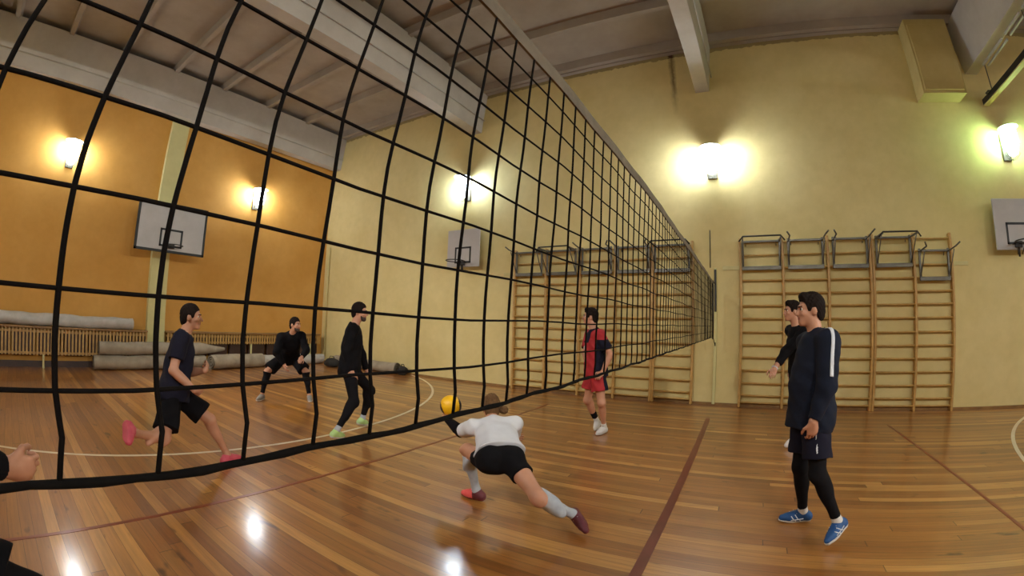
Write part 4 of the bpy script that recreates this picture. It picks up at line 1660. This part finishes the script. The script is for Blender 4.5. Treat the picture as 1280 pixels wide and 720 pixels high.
# -- lunging player in white
g = Figure('diver', 1.68, .007, hair='hair_brown', curl={'R': .3, 'L': .55}, thumb={'L': (.5, -.3, .6)}, hand_n={'L': (0, .2, 1)})
tag(g.body(), 'person in white tee and black shorts lunging low after the ball', 'person')
g.hair_cap(.018, low=.03, bun=tuple(nrm(-g.hf * .6 + g.hr * 1.0 - g.hu * .1) * .118) + (.042,))
g.shirt('shirt', 'cloth_white', hem=.07, sleeve=.70, loose=.020, flare=.03)
g.shorts('cloth_black', length=.40, e=.010, flare=.004, waist=.15)
g.socks('sock_grey', top=.10)
Ls = [Limb(g.J['elL'], g.J['wrL'], [.047, .052, .046, .038, .033], .02, cut=(-.25, .97)), Limb(g.J['shL'], g.J['elL'], [.06, .055, .048], .02, cut=(.6, None))]
garment('arm_sleeve', Ls, [MATS['cloth_black']], g.o, g.base, .006, (), None, .001, 5)
g.shoes('shoe_coral', 'sole_wine', heel='shoe_wine', other={'R': 'shoe_wine'})

# -- man in the navy tracksuit, right
g = Figure('navy', 1.80, .0062, curl=.5)
tag(g.body(), 'person in navy training top with white shoulder tape and blue shoes, foremost at right', 'person')
g.hair_cap(.015, tuft=.006)
g.shirt('training_top', 'cloth_navy', hem=-.13, sleeve=1.94, loose=.030, e=.024, belly=.035, flare=.05)
sa, se = g.J['shL'], g.J['elL']
ou = nrm(-g.rt + g.fw * .15)
g.patch('sleeve_tape', 'tape_white',
        lambda p: np.maximum(np.abs((p - sa) @ nrm(g.fw - nrm(se - sa) * (g.fw @ nrm(se - sa))) - .004) - .013,
                             np.maximum(-((p - sa) @ ou) - .05, np.maximum(in_bone(p, sa, se) - .88, -in_bone(p, sa, se) - .35))),
        g.shirt_o, sa - .5, sa + .5, vox=.004)
g.shorts('cloth_deep_navy', length=.74, flare=.018, e=.02)
hp, kn = g.J['hipL'], g.J['knL']
bx = nrm(kn - hp)
Lp = [Limb(hp, kn, [.112, .109, .108, .109, .110], .02, cut=(.30, .72))]
fo = nrm(g.fw - bx * (g.fw @ bx))
V, F = surface(lambda p: np.maximum(field(Lp, p), np.maximum(np.abs((p - hp) @ fo - .045) - .007, (p - hp) @ g.rt)), hp - .6, hp + .6, .004)
np_mesh('side_stripe', V, F, [MATS['tape_white']], None, g.o, g.base)
g.leggings('cloth_leggings', lo_t=.90)
g.socks('sock_white', top=.88)
g.shoes('shoe_blue', 'sole_white', accent=[[(.02, .03), (.05, .055), (.07, .08)], [(.06, .03), (.085, .05), (.10, .068)], [(.0, .052), (.05, .045), (.10, .035)]])

# -- man behind him
g = Figure('behind', 1.86, .0085, curl=.45)
tag(g.body(), 'person in black long sleeves half hidden behind the man in navy', 'person')
g.hair_cap(.015, tuft=.008)
g.shirt('long_sleeve_top', 'cloth_black', hem=-.09, sleeve=1.72, loose=.016, e=.014)
g.shorts('cloth_black', length=.8, flare=.03)
bl = MB()
wv = nrm(g.J['haL'] - g.J['elL'])
c0 = g.J['wrL'] - wv * .01 - g.base
pu = nrm(np.cross(wv, UPV))
pv = np.cross(wv, pu)
bl.tube([Vector(c0 + (pu * math.cos(a) + pv * math.sin(a)) * .036) for a in np.linspace(0, 2 * math.pi, 20, endpoint=False)], .008, 6, closed=True)
bl.build('wristband', MATS['tape_white'], g.o)
g.socks('sock_white', top=.7)
g.shoes('shoe_white', 'sole_white')

# -- player cut off at the left edge
g = Figure('edge', 1.90, .006, curl={'R': .95, 'L': .6}, thumb={'R': (.1, .2, 1), 'L': (.3, .2, 1)})
tag(g.body(), 'person in black reaching a hand in from the left edge', 'person')
g.hair_cap(.014)
g.shirt('long_sleeve_top', 'cloth_black', hem=-.09, sleeve=1.95, loose=.022, e=.014)
g.shorts('cloth_black', length=.8, flare=.035)
g.leggings('cloth_leggings', lo_t=.9)
g.shoes('shoe_grey', 'sole_white')
